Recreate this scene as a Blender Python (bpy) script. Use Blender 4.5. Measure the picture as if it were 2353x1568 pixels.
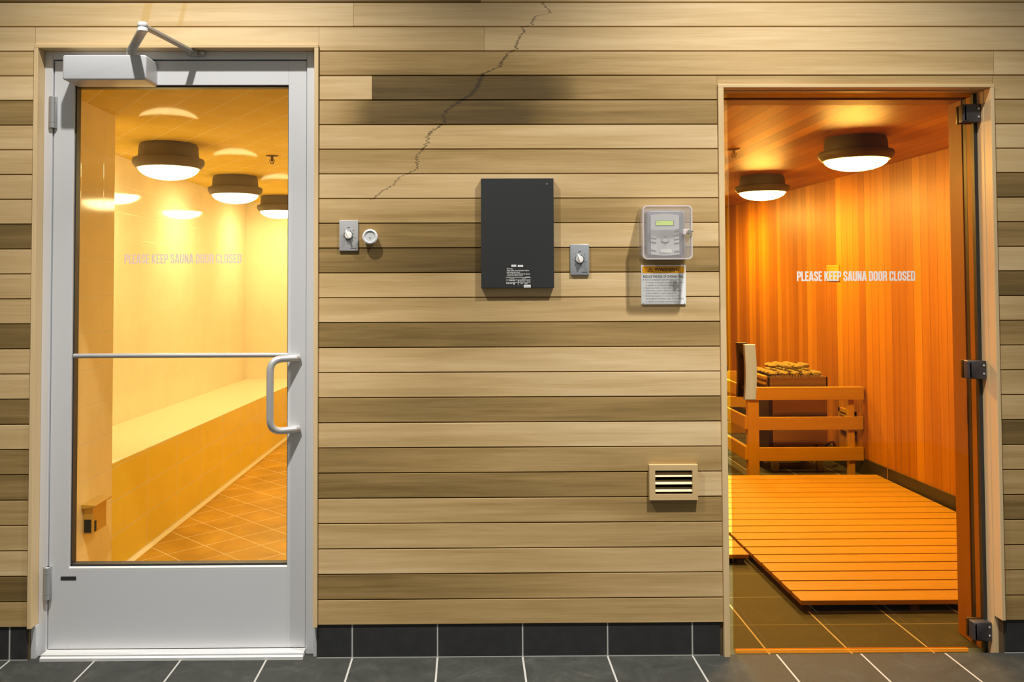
import bpy, bmesh, math, random
from mathutils import Vector, Matrix
random.seed(7)
SC = bpy.context.scene
for o in list(bpy.data.objects):
    bpy.data.objects.remove(o)
COL = SC.collection
PI = math.pi

# ------------------------------------------------------------------ camera, light, exposure
W_PX, H_PX, F_PX = 2353.0, 1568.0, 2000.0
cam = bpy.data.cameras.new('camera'); camo = bpy.data.objects.new('camera', cam); COL.objects.link(camo)
cam.sensor_fit = 'HORIZONTAL'; cam.sensor_width = 36.0; cam.lens = 36.0 * F_PX / W_PX
cam.shift_x = (W_PX / 2 - 1098.5) / W_PX; cam.shift_y = (588.8 - H_PX / 2) / W_PX
cam.clip_start = 0.05; cam.clip_end = 60
YAW, PITCH, ROLL = 0.0099, 0.0309, -0.0032
d = Vector((math.sin(YAW) * math.cos(PITCH), math.cos(YAW) * math.cos(PITCH), math.sin(PITCH)))
r = Vector((math.cos(YAW), -math.sin(YAW), 0)); u = r.cross(d)
r2 = r * math.cos(ROLL) + u * math.sin(ROLL); u2 = u * math.cos(ROLL) - r * math.sin(ROLL)
M = Matrix((r2, u2, -d)).transposed().to_4x4(); M.translation = (0, -3.1167, 1.3239)
camo.matrix_world = M
SC.camera = camo
SC.view_settings.view_transform = 'Standard'; SC.view_settings.look = 'None'
SC.view_settings.exposure = 0.0; SC.view_settings.gamma = 1.0; SC.view_settings.use_curve_mapping = False

world = bpy.data.worlds.new('world'); SC.world = world; world.use_nodes = True
bg = world.node_tree.nodes['Background']
bg.inputs[0].default_value = (1.0, 0.95, 0.84, 1); bg.inputs[1].default_value = 0.235


def downlight(x, y, z, power, colour):
    """a recessed ceiling can: most of its light goes straight down, cut off near 48 degrees"""
    l = bpy.data.lights.new('corridor_downlight', 'SPOT'); l.energy = power; l.color = colour
    l.spot_size = math.radians(111); l.spot_blend = 0.50; l.shadow_soft_size = 0.035
    l.use_nodes = True
    nt = l.node_tree; em = nt.nodes['Emission']
    tc = nt.nodes.new('ShaderNodeTexCoord'); sp = nt.nodes.new('ShaderNodeSeparateXYZ')
    ab = nt.nodes.new('ShaderNodeMath'); ab.operation = 'ABSOLUTE'
    mr = nt.nodes.new('ShaderNodeMapRange'); mr.inputs[1].default_value = 0.6; mr.inputs[2].default_value = 1.0
    cr = nt.nodes.new('ShaderNodeValToRGB')
    prof = [(0.6, .22), (.67, .24), (.743, .28), (.839, .37), (.92, .80), (.956, 1.0), (1.0, 1.05)]
    el = cr.color_ramp.elements
    while len(el) < len(prof):
        el.new(0.5)
    for e, (c, v) in zip(el, prof):
        e.position = (c - .6) / .4; e.color = (v, v, v, 1)
    nt.links.new(tc.outputs['Normal'], sp.inputs[0]); nt.links.new(sp.outputs[2], ab.inputs[0])
    nt.links.new(ab.outputs[0], mr.inputs[0]); nt.links.new(mr.outputs[0], cr.inputs[0])
    nt.links.new(cr.outputs[0], em.inputs['Strength'])
    o = bpy.data.objects.new('corridor_downlight', l); COL.objects.link(o); o.location = (x, y, z)
    return o


downlight(-0.95, -1.0, 3.4, 585, (1.0, .975, .93))
downlight(1.05, -1.0, 3.4, 585, (1.0, .975, .93))

# ------------------------------------------------------------------ material helpers
def lin(r_, g_, b_):
    f = lambda c: c / 12.92 if c <= .04045 else ((c + .055) / 1.055) ** 2.4
    return (f(r_ / 255), f(g_ / 255), f(b_ / 255), 1)


def mat(name, col, rough=.5, metal=0., spec=.5, emit=None, estr=0., coat=0.):
    m = bpy.data.materials.new(name); m.use_nodes = True
    b = m.node_tree.nodes['Principled BSDF']
    b.inputs['Base Color'].default_value = col if len(col) == 4 else (*col, 1)
    b.inputs['Roughness'].default_value = rough; b.inputs['Metallic'].default_value = metal
    b.inputs['Specular IOR Level'].default_value = spec
    if coat:
        b.inputs['Coat Weight'].default_value = coat; b.inputs['Coat Roughness'].default_value = .1
    if emit:
        b.inputs['Emission Color'].default_value = (*emit, 1); b.inputs['Emission Strength'].default_value = estr
    return m


class NT:
    """small node-graph helper"""
    def __init__(s, m):
        s.m = m; s.t = m.node_tree; s.b = s.t.nodes['Principled BSDF']
    def n(s, kind, **kw):
        x = s.t.nodes.new('ShaderNode' + kind)
        for k, v in kw.items():
            setattr(x, k, v)
        return x
    def l(s, a, b):
        s.t.links.new(a, b)
    def put(s, sock, v):
        if hasattr(v, 'is_linked'):
            s.l(v, sock)
        else:
            sock.default_value = v
    def math(s, op, a, b=0., c=0.):
        x = s.n('Math', operation=op)
        for i, v in enumerate((a, b, c)):
            s.put(x.inputs[i], v)
        return x.outputs[0]
    def coord(s):
        tc = s.n('TexCoord'); sp = s.n('SeparateXYZ'); s.l(tc.outputs['Object'], sp.inputs[0])
        return sp.outputs
    def vec(s, x, y, z):
        c = s.n('CombineXYZ')
        for i, v in enumerate((x, y, z)):
            s.put(c.inputs[i], v)
        return c.outputs[0]
    def noise(s, v, scale, detail=3., rough=.55, dist=0.):
        x = s.n('TexNoise'); s.l(v, x.inputs['Vector']); x.inputs['Scale'].default_value = scale
        x.inputs['Detail'].default_value = detail; x.inputs['Roughness'].default_value = rough
        x.inputs['Distortion'].default_value = dist
        return x.outputs[0]
    def ramp(s, f, stops, interp='LINEAR'):
        x = s.n('ValToRGB'); x.color_ramp.interpolation = interp; el = x.color_ramp.elements
        while len(el) < len(stops):
            el.new(.5)
        for e, (p, c) in zip(el, stops):
            e.position = p; e.color = (*c[:3], 1) if not isinstance(c, (int, float)) else (c, c, c, 1)
        s.put(x.inputs[0], f)
        return x.outputs[0]
    def mix(s, f, a, b, mode='MIX'):
        x = s.n('Mix', data_type='RGBA', blend_type=mode); s.put(x.inputs[0], f); s.put(x.inputs[6], a); s.put(x.inputs[7], b)
        return x.outputs[2]
    def smooth(s, v, lo, hi):
        x = s.n('MapRange', interpolation_type='SMOOTHSTEP'); s.put(x.inputs[0], v)
        x.inputs[1].default_value = lo; x.inputs[2].default_value = hi
        return x.outputs[0]
    def joint(s, c, origin, pitch, half):
        """1 on a grout line every pitch along coordinate c"""
        a = s.math('SUBTRACT', c, origin - pitch / 2); a = s.math('FLOORED_MODULO', a, pitch)
        a = s.math('ABSOLUTE', s.math('SUBTRACT', a, pitch / 2))
        return s.math('SUBTRACT', 1., s.smooth(a, half * .75, half * 1.25))
    def bump(s, h, strength=.2, dist=.002):
        x = s.n('Bump'); x.inputs['Strength'].default_value = strength; x.inputs['Distance'].default_value = dist
        s.l(h, x.inputs['Height']); s.l(x.outputs[0], s.b.inputs['Normal'])


WOODRAMP = [(0., (.105, .066, .022)), (.25, (.212, .134, .044)), (.5, (.390, .253, .096)),
            (.75, (.575, .395, .182)), (1., (.750, .560, .312))]
Z0, PITCHZ = 2.3389, 0.0889

# the mineral streak that crosses the boards (x, z on the wall)
STAIN = [(2.339, .262), (2.30, .30), (2.287, .238), (2.255, .226), (2.248, .19), (2.235, .20), (2.2, .176), (2.165, .168),
         (2.155, .145), (2.125, .12), (2.105, .113), (2.078, .05), (2.03, .03), (2.0, .006), (1.99, -.015), (1.95, -.075),
         (1.925, -.094), (1.905, -.085), (1.89, -.105), (1.86, -.146), (1.83, -.15), (1.808, -.163), (1.78, -.19), (1.75, -.185),
         (1.732, -.19), (1.717, -.22), (1.705, -.25), (1.675, -.275), (1.65, -.318), (1.622, -.35)]


def wall_wood():
    m = mat('cedar_cladding', (.5, .36, .19), .38, 0, .42); g = NT(m)
    x, y, z = g.coord()
    at = g.n('Attribute', attribute_name='tone', attribute_type='GEOMETRY'); tone = at.outputs['Fac']
    sd = g.n('Attribute', attribute_name='seed', attribute_type='GEOMETRY'); seed = sd.outputs['Fac']
    v1 = g.vec(g.math('ADD', g.math('MULTIPLY', x, 1.1), g.math('MULTIPLY', seed, 37.)), seed, g.math('MULTIPLY', z, 26.))
    n1 = g.noise(v1, 1.6, 4., .6, .6)
    v2 = g.vec(g.math('ADD', g.math('MULTIPLY', x, 6.), g.math('MULTIPLY', seed, 91.)), seed, g.math('MULTIPLY', z, 230.))
    n2 = g.noise(v2, 1.0, 3., .6, .2)
    v3 = g.vec(g.math('ADD', g.math('MULTIPLY', x, .55), g.math('MULTIPLY', seed, 13.)), seed, g.math('MULTIPLY', z, 9.))
    n3 = g.noise(v3, 1.3, 2., .5, .3)
    t = g.math('ADD', tone, g.math('MULTIPLY', g.math('SUBTRACT', n1, .5), .42))
    t = g.math('ADD', t, g.math('MULTIPLY', g.math('SUBTRACT', n2, .5), .22))
    t = g.math('ADD', t, g.math('MULTIPLY', g.math('SUBTRACT', n3, .5), .50))
    col = g.ramp(t, WOODRAMP)
    # mineral streak
    zn = g.math('DIVIDE', g.math('SUBTRACT', z, 1.60), .76)
    pts = sorted((((zz - 1.60) / .76), (xx + .5)) for zz, xx in STAIN)
    c = g.ramp(zn, pts)
    zig = g.noise(g.vec(0., 0., g.math('MULTIPLY', z, 1.)), 150., 2., .7)
    zg2 = g.noise(g.vec(g.math('MULTIPLY', x, .12), 3., z), 420., 1., .5)
    dx = g.math('SUBTRACT', g.math('ADD', x, .5), c)
    dx = g.math('ADD', dx, g.math('MULTIPLY', g.math('SUBTRACT', zig, .5), .05))
    dx = g.math('ADD', dx, g.math('MULTIPLY', g.math('SUBTRACT', zg2, .5), .02))
    wid = g.ramp(zn, [(0., .003), (.25, .0035), (.38, .005), (.45, .006), (.50, .010), (.58, .010), (.64, .006), (.8, .0035), (1., .003)])
    line = g.math('SUBTRACT', 1., g.smooth(g.math('DIVIDE', g.math('ABSOLUTE', dx), wid), .35, 1.3))
    inside = g.math('MULTIPLY', g.math('GREATER_THAN', zn, .03), g.math('LESS_THAN', zn, .97))
    line = g.math('MULTIPLY', g.math('MULTIPLY', line, inside), .8)
    col = g.mix(line, col, (.045, .032, .018, 1))
    # resin marks on the boards above the metal door
    for (px, w0) in ((-1.16, .02), (-1.03, .012)):
        dd = g.math('ABSOLUTE', g.math('ADD', g.math('SUBTRACT', x, px), g.math('MULTIPLY', g.math('SUBTRACT', z, 2.3), -.22)))
        dd = g.math('ADD', dd, g.math('MULTIPLY', g.math('SUBTRACT', zig, .5), .03))
        mk = g.math('SUBTRACT', 1., g.smooth(dd, w0 * .4, w0))
        mk = g.math('MULTIPLY', mk, g.math('GREATER_THAN', z, 2.252))
        mk = g.math('MULTIPLY', mk, g.math('LESS_THAN', z, 2.338))
        col = g.mix(g.math('MULTIPLY', mk, .45), col, (.55, .33, .07, 1))
    g.l(col, g.b.inputs['Base Color'])
    g.bump(n2, .08, .0008)
    rg = g.math('ADD', .33, g.math('MULTIPLY', n1, .12)); g.l(rg, g.b.inputs['Roughness'])
    return m


def plain_wood(name, t, along='z', rough=.42, ramp=WOODRAMP, amount=.25):
    m = mat(name, (.5, .4, .2), rough, 0, .4); g = NT(m); x, y, z = g.coord()
    s = {'x': (.9, 22., 22.), 'y': (22., .9, 22.), 'z': (22., 22., .9)}[along]
    v = g.vec(g.math('MULTIPLY', x, s[0]), g.math('MULTIPLY', y, s[1]), g.math('MULTIPLY', z, s[2]))
    n1 = g.noise(v, 1.7, 4., .6, .5)
    col = g.ramp(g.math('ADD', t, g.math('MULTIPLY', g.math('SUBTRACT', n1, .5), amount)), ramp)
    g.l(col, g.b.inputs['Base Color'])
    return m


SAUNARAMP = [(0., (.09, .036, .002)), (.3, (.17, .078, .003)), (.6, (.28, .145, .005)), (1., (.41, .235, .010))]
WALLRAMP = [(0., (.16, .056, .003)), (.3, (.26, .100, .004)), (.6, (.37, .160, .006)), (1., (.48, .245, .012))]


def sauna_boards(name, across, width=.089, run='z', rough=.5):
    """tongue and groove boards: across = axis over which boards repeat, run = axis along the grain"""
    m = mat(name, (.5, .2, .05), rough, 0, .3); g = NT(m); c = dict(zip('xyz', g.coord()))
    a = c[across]
    idx = g.math('FLOOR', g.math('DIVIDE', a, width))
    wn = g.n('TexWhiteNoise', noise_dimensions='1D'); g.l(idx, wn.inputs['W'])
    v = g.vec(g.math('MULTIPLY', a, 30.), g.math('MULTIPLY', c[run], .8), g.math('MULTIPLY', idx, 3.7))
    n1 = g.noise(v, 1.5, 3., .6, .4)
    t = g.math('ADD', g.math('MULTIPLY', wn.outputs[0], .62), g.math('MULTIPLY', n1, .42))
    col = g.ramp(t, WALLRAMP)
    j = g.joint(a, 0., width, .0022)
    col = g.mix(g.math('MULTIPLY', j, .7), col, (.10, .035, .008, 1))
    g.l(col, g.b.inputs['Base Color'])
    return m


def floor_tile():
    m = mat('slate_floor_tile', (.06, .06, .055), .6, 0, .12); g = NT(m); x, y, z = g.coord()
    j = g.math('MAXIMUM', g.joint(x, -.418, .3012, .0032), g.math('MULTIPLY', g.joint(y, .052, .3012, .0024), .35))
    n = g.noise(g.vec(x, y, z), 7., 5., .65, 1.2)
    n2 = g.noise(g.vec(x, y, z), 60., 3., .6)
    f = g.math('ADD', g.math('MULTIPLY', n, .8), g.math('MULTIPLY', n2, .2))
    col = g.ramp(f, [(.3, (.030, .0305, .0265)), (.55, (.045, .046, .040)), (.75, (.074, .073, .064))])
    col = g.mix(j, col, (.40, .385, .35, 1))
    g.l(col, g.b.inputs['Base Color'])
    g.bump(g.math('SUBTRACT', n, g.math('MULTIPLY', j, .6)), .12, .002)
    g.l(g.math('ADD', .45, g.math('MULTIPLY', n, .3)), g.b.inputs['Roughness'])
    return m


def base_tile(name, axis, origin, pitch, dark=(.026, .026, .026), grout=(.42, .41, .38), half=.0026, bottom=.004):
    m = mat(name, dark, .45, 0, .35); g = NT(m); c = dict(zip('xyz', g.coord()))
    j = g.joint(c[axis], origin, pitch, half)
    if bottom:
        j = g.math('MAXIMUM', j, g.math('LESS_THAN', c['z'], bottom))
    n = g.noise(g.vec(c['x'], c['y'], c['z']), 25., 4.)
    col = g.ramp(n, [(.3, dark), (.8, tuple(k * 1.35 for k in dark))])
    g.l(g.mix(j, col, (*grout, 1)), g.b.inputs['Base Color'])
    return m


def steam_tile(name, axes, pitch, org, base, rough=.12, vary=.08):
    m = mat(name, base, rough, 0, .12); g = NT(m); c = dict(zip('xyz', g.coord()))
    c['u'] = g.math('MULTIPLY', g.math('ADD', c['x'], c['y']), .7071); c['v'] = g.math('MULTIPLY', g.math('SUBTRACT', c['x'], c['y']), .7071)
    j = g.math('MAXIMUM', g.joint(c[axes[0]], org[0], pitch[0], .003), g.joint(c[axes[1]], org[1], pitch[1], .003))
    n = g.noise(g.vec(c['x'], c['y'], c['z']), 3.5, 4., .6, .6)
    col = g.ramp(n, [(.3, tuple(k * (1 - vary) for k in base)), (.7, base)])
    col = g.mix(g.math('MULTIPLY', j, .55), col, (.86, .78, .58, 1))
    g.l(col, g.b.inputs['Base Color'])
    g.bump(g.math('SUBTRACT', g.math('MULTIPLY', n, .25), j), .25, .0015)
    return m


def diamond_ceiling():
    m = mat('diagonal_ceiling_tile', (.80, .56, .20), .6, 0, .0); g = NT(m); x, y, z = g.coord()
    js = []
    for ang, off, pitch in ((-55.3, -.839, .163), (51.5, 1.227, .232)):
        a = math.radians(ang); nx, ny = -math.sin(a), math.cos(a)
        dd = g.math('ADD', g.math('MULTIPLY', x, nx), g.math('MULTIPLY', y, ny))
        js.append(g.joint(dd, off, pitch, .003))
    j = g.math('MAXIMUM', *js)
    n = g.noise(g.vec(x, y, z), 5., 3.)
    col = g.ramp(n, [(.3, (.80, .59, .11)), (.7, (.87, .66, .14))])
    col = g.mix(g.math('MULTIPLY', j, .8), col, (.95, .84, .50, 1))
    g.l(col, g.b.inputs['Base Color']); g.bump(g.math('MULTIPLY', j, -1.), .2, .001)
    gl = g.n('BsdfGlossy'); gl.inputs['Roughness'].default_value = .05; mx = g.n('MixShader'); mx.inputs[0].default_value = .022
    out = [q for q in g.t.nodes if q.type == 'OUTPUT_MATERIAL'][0]
    g.l(g.b.outputs[0], mx.inputs[1]); g.l(gl.outputs[0], mx.inputs[2]); g.l(mx.outputs[0], out.inputs[0])
    return m


def glass(name, tint, reflect=1.0, rough=0., haze=0., hazecol=(.9, .9, .9)):
    m = bpy.data.materials.new(name); m.use_nodes = True; t = m.node_tree
    for n in list(t.nodes):
        t.nodes.remove(n)
    out = t.nodes.new('ShaderNodeOutputMaterial')
    tr = t.nodes.new('ShaderNodeBsdfTransparent'); tr.inputs[0].default_value = (*tint, 1)
    gl = t.nodes.new('ShaderNodeBsdfGlossy'); gl.inputs['Roughness'].default_value = rough
    fr = t.nodes.new('ShaderNodeFresnel'); fr.inputs[0].default_value = 1.45
    geo = t.nodes.new('ShaderNodeNewGeometry')
    mu = t.nodes.new('ShaderNodeMath'); mu.operation = 'MULTIPLY'; t.links.new(fr.outputs[0], mu.inputs[0])
    sb = t.nodes.new('ShaderNodeMath'); sb.operation = 'SUBTRACT'; sb.inputs[0].default_value = 1.; t.links.new(geo.outputs['Backfacing'], sb.inputs[1])
    m2 = t.nodes.new('ShaderNodeMath'); m2.operation = 'MULTIPLY'; t.links.new(sb.outputs[0], m2.inputs[0]); m2.inputs[1].default_value = reflect
    t.links.new(m2.outputs[0], mu.inputs[1])
    mx = t.nodes.new('ShaderNodeMixShader'); t.links.new(mu.outputs[0], mx.inputs[0])
    src = tr.outputs[0]
    if haze:
        df = t.nodes.new('ShaderNodeBsdfDiffuse'); df.inputs[0].default_value = (*hazecol, 1)
        mh = t.nodes.new('ShaderNodeMixShader'); mh.inputs[0].default_value = haze
        t.links.new(src, mh.inputs[1]); t.links.new(df.outputs[0], mh.inputs[2]); src = mh.outputs[0]
    t.links.new(src, mx.inputs[1]); t.links.new(gl.outputs[0], mx.inputs[2])
    t.links.new(mx.outputs[0], out.inputs[0])
    return m


def emitter(name, col, strength):
    m = bpy.data.materials.new(name); m.use_nodes = True; t = m.node_tree
    for n in list(t.nodes):
        t.nodes.remove(n)
    out = t.nodes.new('ShaderNodeOutputMaterial'); e = t.nodes.new('ShaderNodeEmission')
    e.inputs[0].default_value = (*col, 1); e.inputs[1].default_value = strength
    t.links.new(e.outputs[0], out.inputs[0])
    return m


MAT = dict(
    wall=wall_wood(), core=mat('wall_core', (.09, .06, .025), .8),
    trim=plain_wood('pale_casing', .90, 'z', amount=.2), trimx=plain_wood('pale_casing_head', .86, 'x', amount=.2),
    trimmid=plain_wood('tan_casing', .62, 'z', amount=.25), trimmidx=plain_wood('tan_casing_head', .66, 'x', amount=.25),
    floor=floor_tile(), base=base_tile('black_base_tile', 'x', -.418, .3012),
    alu=mat('satin_aluminium', (.69, .695, .71), .38, .2, .5), alu2=mat('brushed_aluminium', (.50, .485, .46), .33, .75, .5),
    sill=mat('ribbed_aluminium', (.72, .71, .69), .4, .2, .5), steel=mat('stainless_tube', (.60, .59, .575), .30, .55, .5),
    hinge=mat('grey_hinge_metal', (.40, .41, .41), .4, .5), closer=mat('silver_enamel', (.56, .57, .585), .28, .1),
    arm=mat('dull_steel', (.44, .43, .40), .4, .35), black=mat('black_rubber', (.025, .026, .026), .5),
    gasket=mat('black_glazing_gasket', (.030, .030, .028), .45, 0, .4), dark=mat('dark_recess', (.018, .016, .012), .8),
    clearglass=glass('clear_door_glass', (.985, .96, .90), 1.0), bronze=glass('amber_tinted_glass', (.84, .67, .44), .7),
    amber=glass('amber_painted_glow', (1., .70, .18), .5, .2, .35, (.9, .50, .06)),  # glow along the glass door's foot, put into this colour
    decal=mat('white_vinyl', (.86, .84, .83), .5, 0, .3), decal_faded=mat('worn_vinyl', (.74, .60, .56), .6, 0, .2),
    panel=mat('black_powder_coat', (.028, .029, .029), .55, 0, .35), print=mat('white_print', (.78, .77, .74), .6),
    sticker=mat('white_sticker', (.82, .83, .81), .5), plate=mat('grey_timer_plate', (.42, .41, .41), .42, .1),
    plate2=mat('silver_timer_plate', (.36, .38, .40), .38, .25), ink=mat('black_ink', (.03, .03, .03), .6),
    greyink=mat('grey_ink', (.28, .27, .28), .6), knob=mat('ivory_knob', (.80, .78, .73), .35),
    white=mat('white_plastic', (.76, .75, .76), .3), dial=mat('pale_dial', (.60, .61, .60), .2, 0, .5, coat=.6),
    cover=glass('clear_polycarbonate', (.93, .93, .92), 1.0, .04, .10, (.9, .86, .86)),
    coverrim=glass('frosted_polycarbonate', (.93, .92, .92), 1.0, .1, .36, (.92, .84, .83)),
    unitgrey=mat('grey_controller_housing', (.24, .24, .285), .4), unit=mat('silver_controller_face', (.62, .62, .65), .33, .1),
    lcd=mat('green_display', (.40, .55, .10), .3, 0, .5, (.62, .80, .12), .45), brass=mat('nickel_lock', (.65, .62, .55), .22, .8),
    sign=mat('white_sign', (.86, .86, .87), .45), orange=mat('safety_orange', (.95, .40, .006), .45),
    ventwood=plain_wood('pale_vent_wood', .78, 'x', amount=.15), handle=plain_wood('handle_wood', .74, 'z', .35, amount=.3),
    bronzemetal=mat('dark_bronze_metal', (.055, .050, .054), .42, .2, .5),
    lampbody=mat('grey_bronze_casting', (.17, .145, .11), .55, .0, .3), lampdark=mat('black_casting', (.085, .08, .064), .55, 0, .3),
    lens=emitter('lit_opal_lens', (1.0, .80, .41), 41.), lens2=emitter('lit_opal_lens_amber', (1.0, .81, .28), 265.),
    steamwall=steam_tile('cream_wall_tile', 'yz', (.32, .157), (.893, .505), (.92, .82, .60), .07),
    steamnear=steam_tile('honey_wall_tile', 'yz', (.22, .157), (.78, .015), (.97, .80, .42), .08),
    steamback=steam_tile('cream_end_tile', 'xz', (.32, .157), (-2.12, .505), (.92, .82, .60), .07),
    benchface=steam_tile('golden_bench_tile', 'yz', (.42, .157), (.893, .015), (.97, .72, .08), .12),
    benchtop=mat('pale_bench_top', (.93, .84, .62), .25), steamceil=diamond_ceiling(),
    steamfloor=steam_tile('ochre_floor_tile', 'uv', (.20, .20), (-1.6, .1), (.66, .36, .03), .35, .35),
    curb=mat('pale_cove_grout', (.9, .80, .50), .4),
    scedar=sauna_boards('cedar_wall_boards', 'y'), scedarb=sauna_boards('cedar_end_boards', 'x'),
    sceil=sauna_boards('cedar_ceiling_boards', 'x', .089, 'y'),
    sbase=base_tile('black_sauna_base_tile', 'y', 1.8765, .778, (.030, .026, .022), (.30, .22, .08), .004, 0),
    slat=plain_wood('cedar_slat', .80, 'x', .5, SAUNARAMP, .35), rail=plain_wood('cedar_rail', .80, 'x', .5, SAUNARAMP, .3),
    raily=plain_wood('cedar_side_rail', .88, 'y', .5, SAUNARAMP, .3), post=plain_wood('cedar_post', .85, 'z', .5, SAUNARAMP, .3),
    jamb=plain_wood('cedar_jamb', .62, 'z', .5, WALLRAMP, .25), runner=mat('dark_runner', (.03, .016, .006), .7),
    heater=mat('brushed_steel_heater', (.30, .24, .18), .25, .85), heaterdark=mat('dark_heater_metal', (.05, .035, .025), .45, .4),
    stone=mat('olivine_stone', (.20, .16, .045), .85), rod=mat('steel_rod', (.75, .60, .30), .3, .7),
    card=mat('yellow_card', (.36, .25, .02), .4), sprinkler=mat('brass_sprinkler', (.16, .09, .02), .4, .6),
    box=mat('brass_steam_cover', (.62, .42, .10), .3, .5),
)

# ------------------------------------------------------------------ mesh helpers
def B():
    return bmesh.new()


def box(bm, x0, x1, y0, y1, z0, z1, bev=0., seg=2):
    vs = [bm.verts.new(p) for p in ((x0, y0, z0), (x1, y0, z0), (x1, y1, z0), (x0, y1, z0), (x0, y0, z1), (x1, y0, z1), (x1, y1, z1), (x0, y1, z1))]
    fs = [bm.faces.new([vs[i] for i in f]) for f in ((0, 3, 2, 1), (4, 5, 6, 7), (0, 1, 5, 4), (1, 2, 6, 5), (2, 3, 7, 6), (3, 0, 4, 7))]
    if bev:
        es = list({e for f in fs for e in f.edges})
        bmesh.ops.bevel(bm, geom=es, offset=bev, segments=seg, affect='EDGES', profile=.5)
    return bm


def hexa(bm, p):
    """eight corners, bottom ring then top ring"""
    vs = [bm.verts.new(q) for q in p]
    for f in ((0, 3, 2, 1), (4, 5, 6, 7), (0, 1, 5, 4), (1, 2, 6, 5), (2, 3, 7, 6), (3, 0, 4, 7)):
        bm.faces.new([vs[i] for i in f])
    return bm


def prism(bm, pts, axis, a, b):
    """extrude a 2-D outline along an axis; pts are the other two coordinates in xyz order"""
    def P(q, w):
        return {'x': (w, q[0], q[1]), 'y': (q[0], w, q[1]), 'z': (q[0], q[1], w)}[axis]
    lo = [bm.verts.new(P(q, a)) for q in pts]; hi = [bm.verts.new(P(q, b)) for q in pts]
    n = len(pts)
    fs = [bm.faces.new(lo), bm.faces.new(hi)]
    for i in range(n):
        fs.append(bm.faces.new((lo[i], lo[(i + 1) % n], hi[(i + 1) % n], hi[i])))
    bmesh.ops.recalc_face_normals(bm, faces=fs)
    return bm


def rrect(x0, x1, z0, z1, r_, n=6):
    pts = []
    for cx, cz, a0 in ((x1 - r_, z0 + r_, -90), (x1 - r_, z1 - r_, 0), (x0 + r_, z1 - r_, 90), (x0 + r_, z0 + r_, 180)):
        for k in range(n + 1):
            a = math.radians(a0 + 90 * k / n); pts.append((cx + r_ * math.cos(a), cz + r_ * math.sin(a)))
    return pts


def lathe(bm, prof, c, axis='z', seg=40, cap0=True, cap1=True):
    rings = []
    for (rr, h) in prof:
        ring = []
        for k in range(seg):
            a = 2 * PI * k / seg; p, q = rr * math.cos(a), rr * math.sin(a)
            off = {'z': (p, q, h), 'y': (p, h, q), 'x': (h, p, q)}[axis]
            ring.append(bm.verts.new(Vector(c) + Vector(off)))
        rings.append(ring)
    fs = []
    for a, b in zip(rings, rings[1:]):
        for k in range(seg):
            fs.append(bm.faces.new((a[k], a[(k + 1) % seg], b[(k + 1) % seg], b[k])))
    if cap0:
        fs.append(bm.faces.new(rings[0]))
    if cap1:
        fs.append(bm.faces.new(rings[-1]))
    bmesh.ops.recalc_face_normals(bm, faces=fs)
    return bm


def tube(bm, pts, rad, seg=14):
    pts = [Vector(p) for p in pts]; rings = []
    up = Vector((0.13, .31, .94)).normalized()
    for i, p in enumerate(pts):
        t = (pts[min(i + 1, len(pts) - 1)] - pts[max(i - 1, 0)]).normalized()
        if abs(t.dot(up)) > .95:
            up = Vector((1, 0, 0))
        a = (up - t * up.dot(t)).normalized(); b = t.cross(a); up = a
        rings.append([bm.verts.new(p + (a * math.cos(2 * PI * k / seg) + b * math.sin(2 * PI * k / seg)) * rad) for k in range(seg)])
    fs = []
    for a, b in zip(rings, rings[1:]):
        for k in range(seg):
            fs.append(bm.faces.new((a[k], a[(k + 1) % seg], b[(k + 1) % seg], b[k])))
    fs.append(bm.faces.new(rings[0])); fs.append(bm.faces.new(rings[-1]))
    bmesh.ops.recalc_face_normals(bm, faces=fs)
    return bm


def fillet(pts, rad, n=7):
    """polyline with its corners rounded"""
    P = [Vector(p) for p in pts]; out = [P[0]]
    for a, b, c in zip(P, P[1:], P[2:]):
        u_, v_ = (a - b).normalized(), (c - b).normalized()
        s, e = b + u_ * rad, b + v_ * rad
        for k in range(n + 1):
            t = k / n; out.append(s * (1 - t) ** 2 + b * 2 * t * (1 - t) + e * t * t)
    out.append(P[-1])
    return out


def bar(bm, p, q, w, h, up=(0, 0, 1), bev=0.):
    """a flat bar from p to q: w wide across, h thick along up"""
    p, q, up = Vector(p), Vector(q), Vector(up); t = (q - p).normalized()
    s = t.cross(up).normalized(); n = s.cross(t)
    c = []
    for e in (p, q):
        c.append([e + s * (w / 2 * i) + n * (h / 2 * j) for i, j in ((-1, -1), (1, -1), (1, 1), (-1, 1))])
    vs = [bm.verts.new(v) for v in c[0] + c[1]]
    fs = [bm.faces.new([vs[i] for i in f]) for f in ((0, 1, 2, 3), (7, 6, 5, 4), (0, 4, 5, 1), (1, 5, 6, 2), (2, 6, 7, 3), (3, 7, 4, 0))]
    bmesh.ops.recalc_face_normals(bm, faces=fs)
    if bev:
        bmesh.ops.bevel(bm, geom=list({e for f in fs for e in f.edges}), offset=bev, segments=2, affect='EDGES', profile=.5)
    return bm


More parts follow.
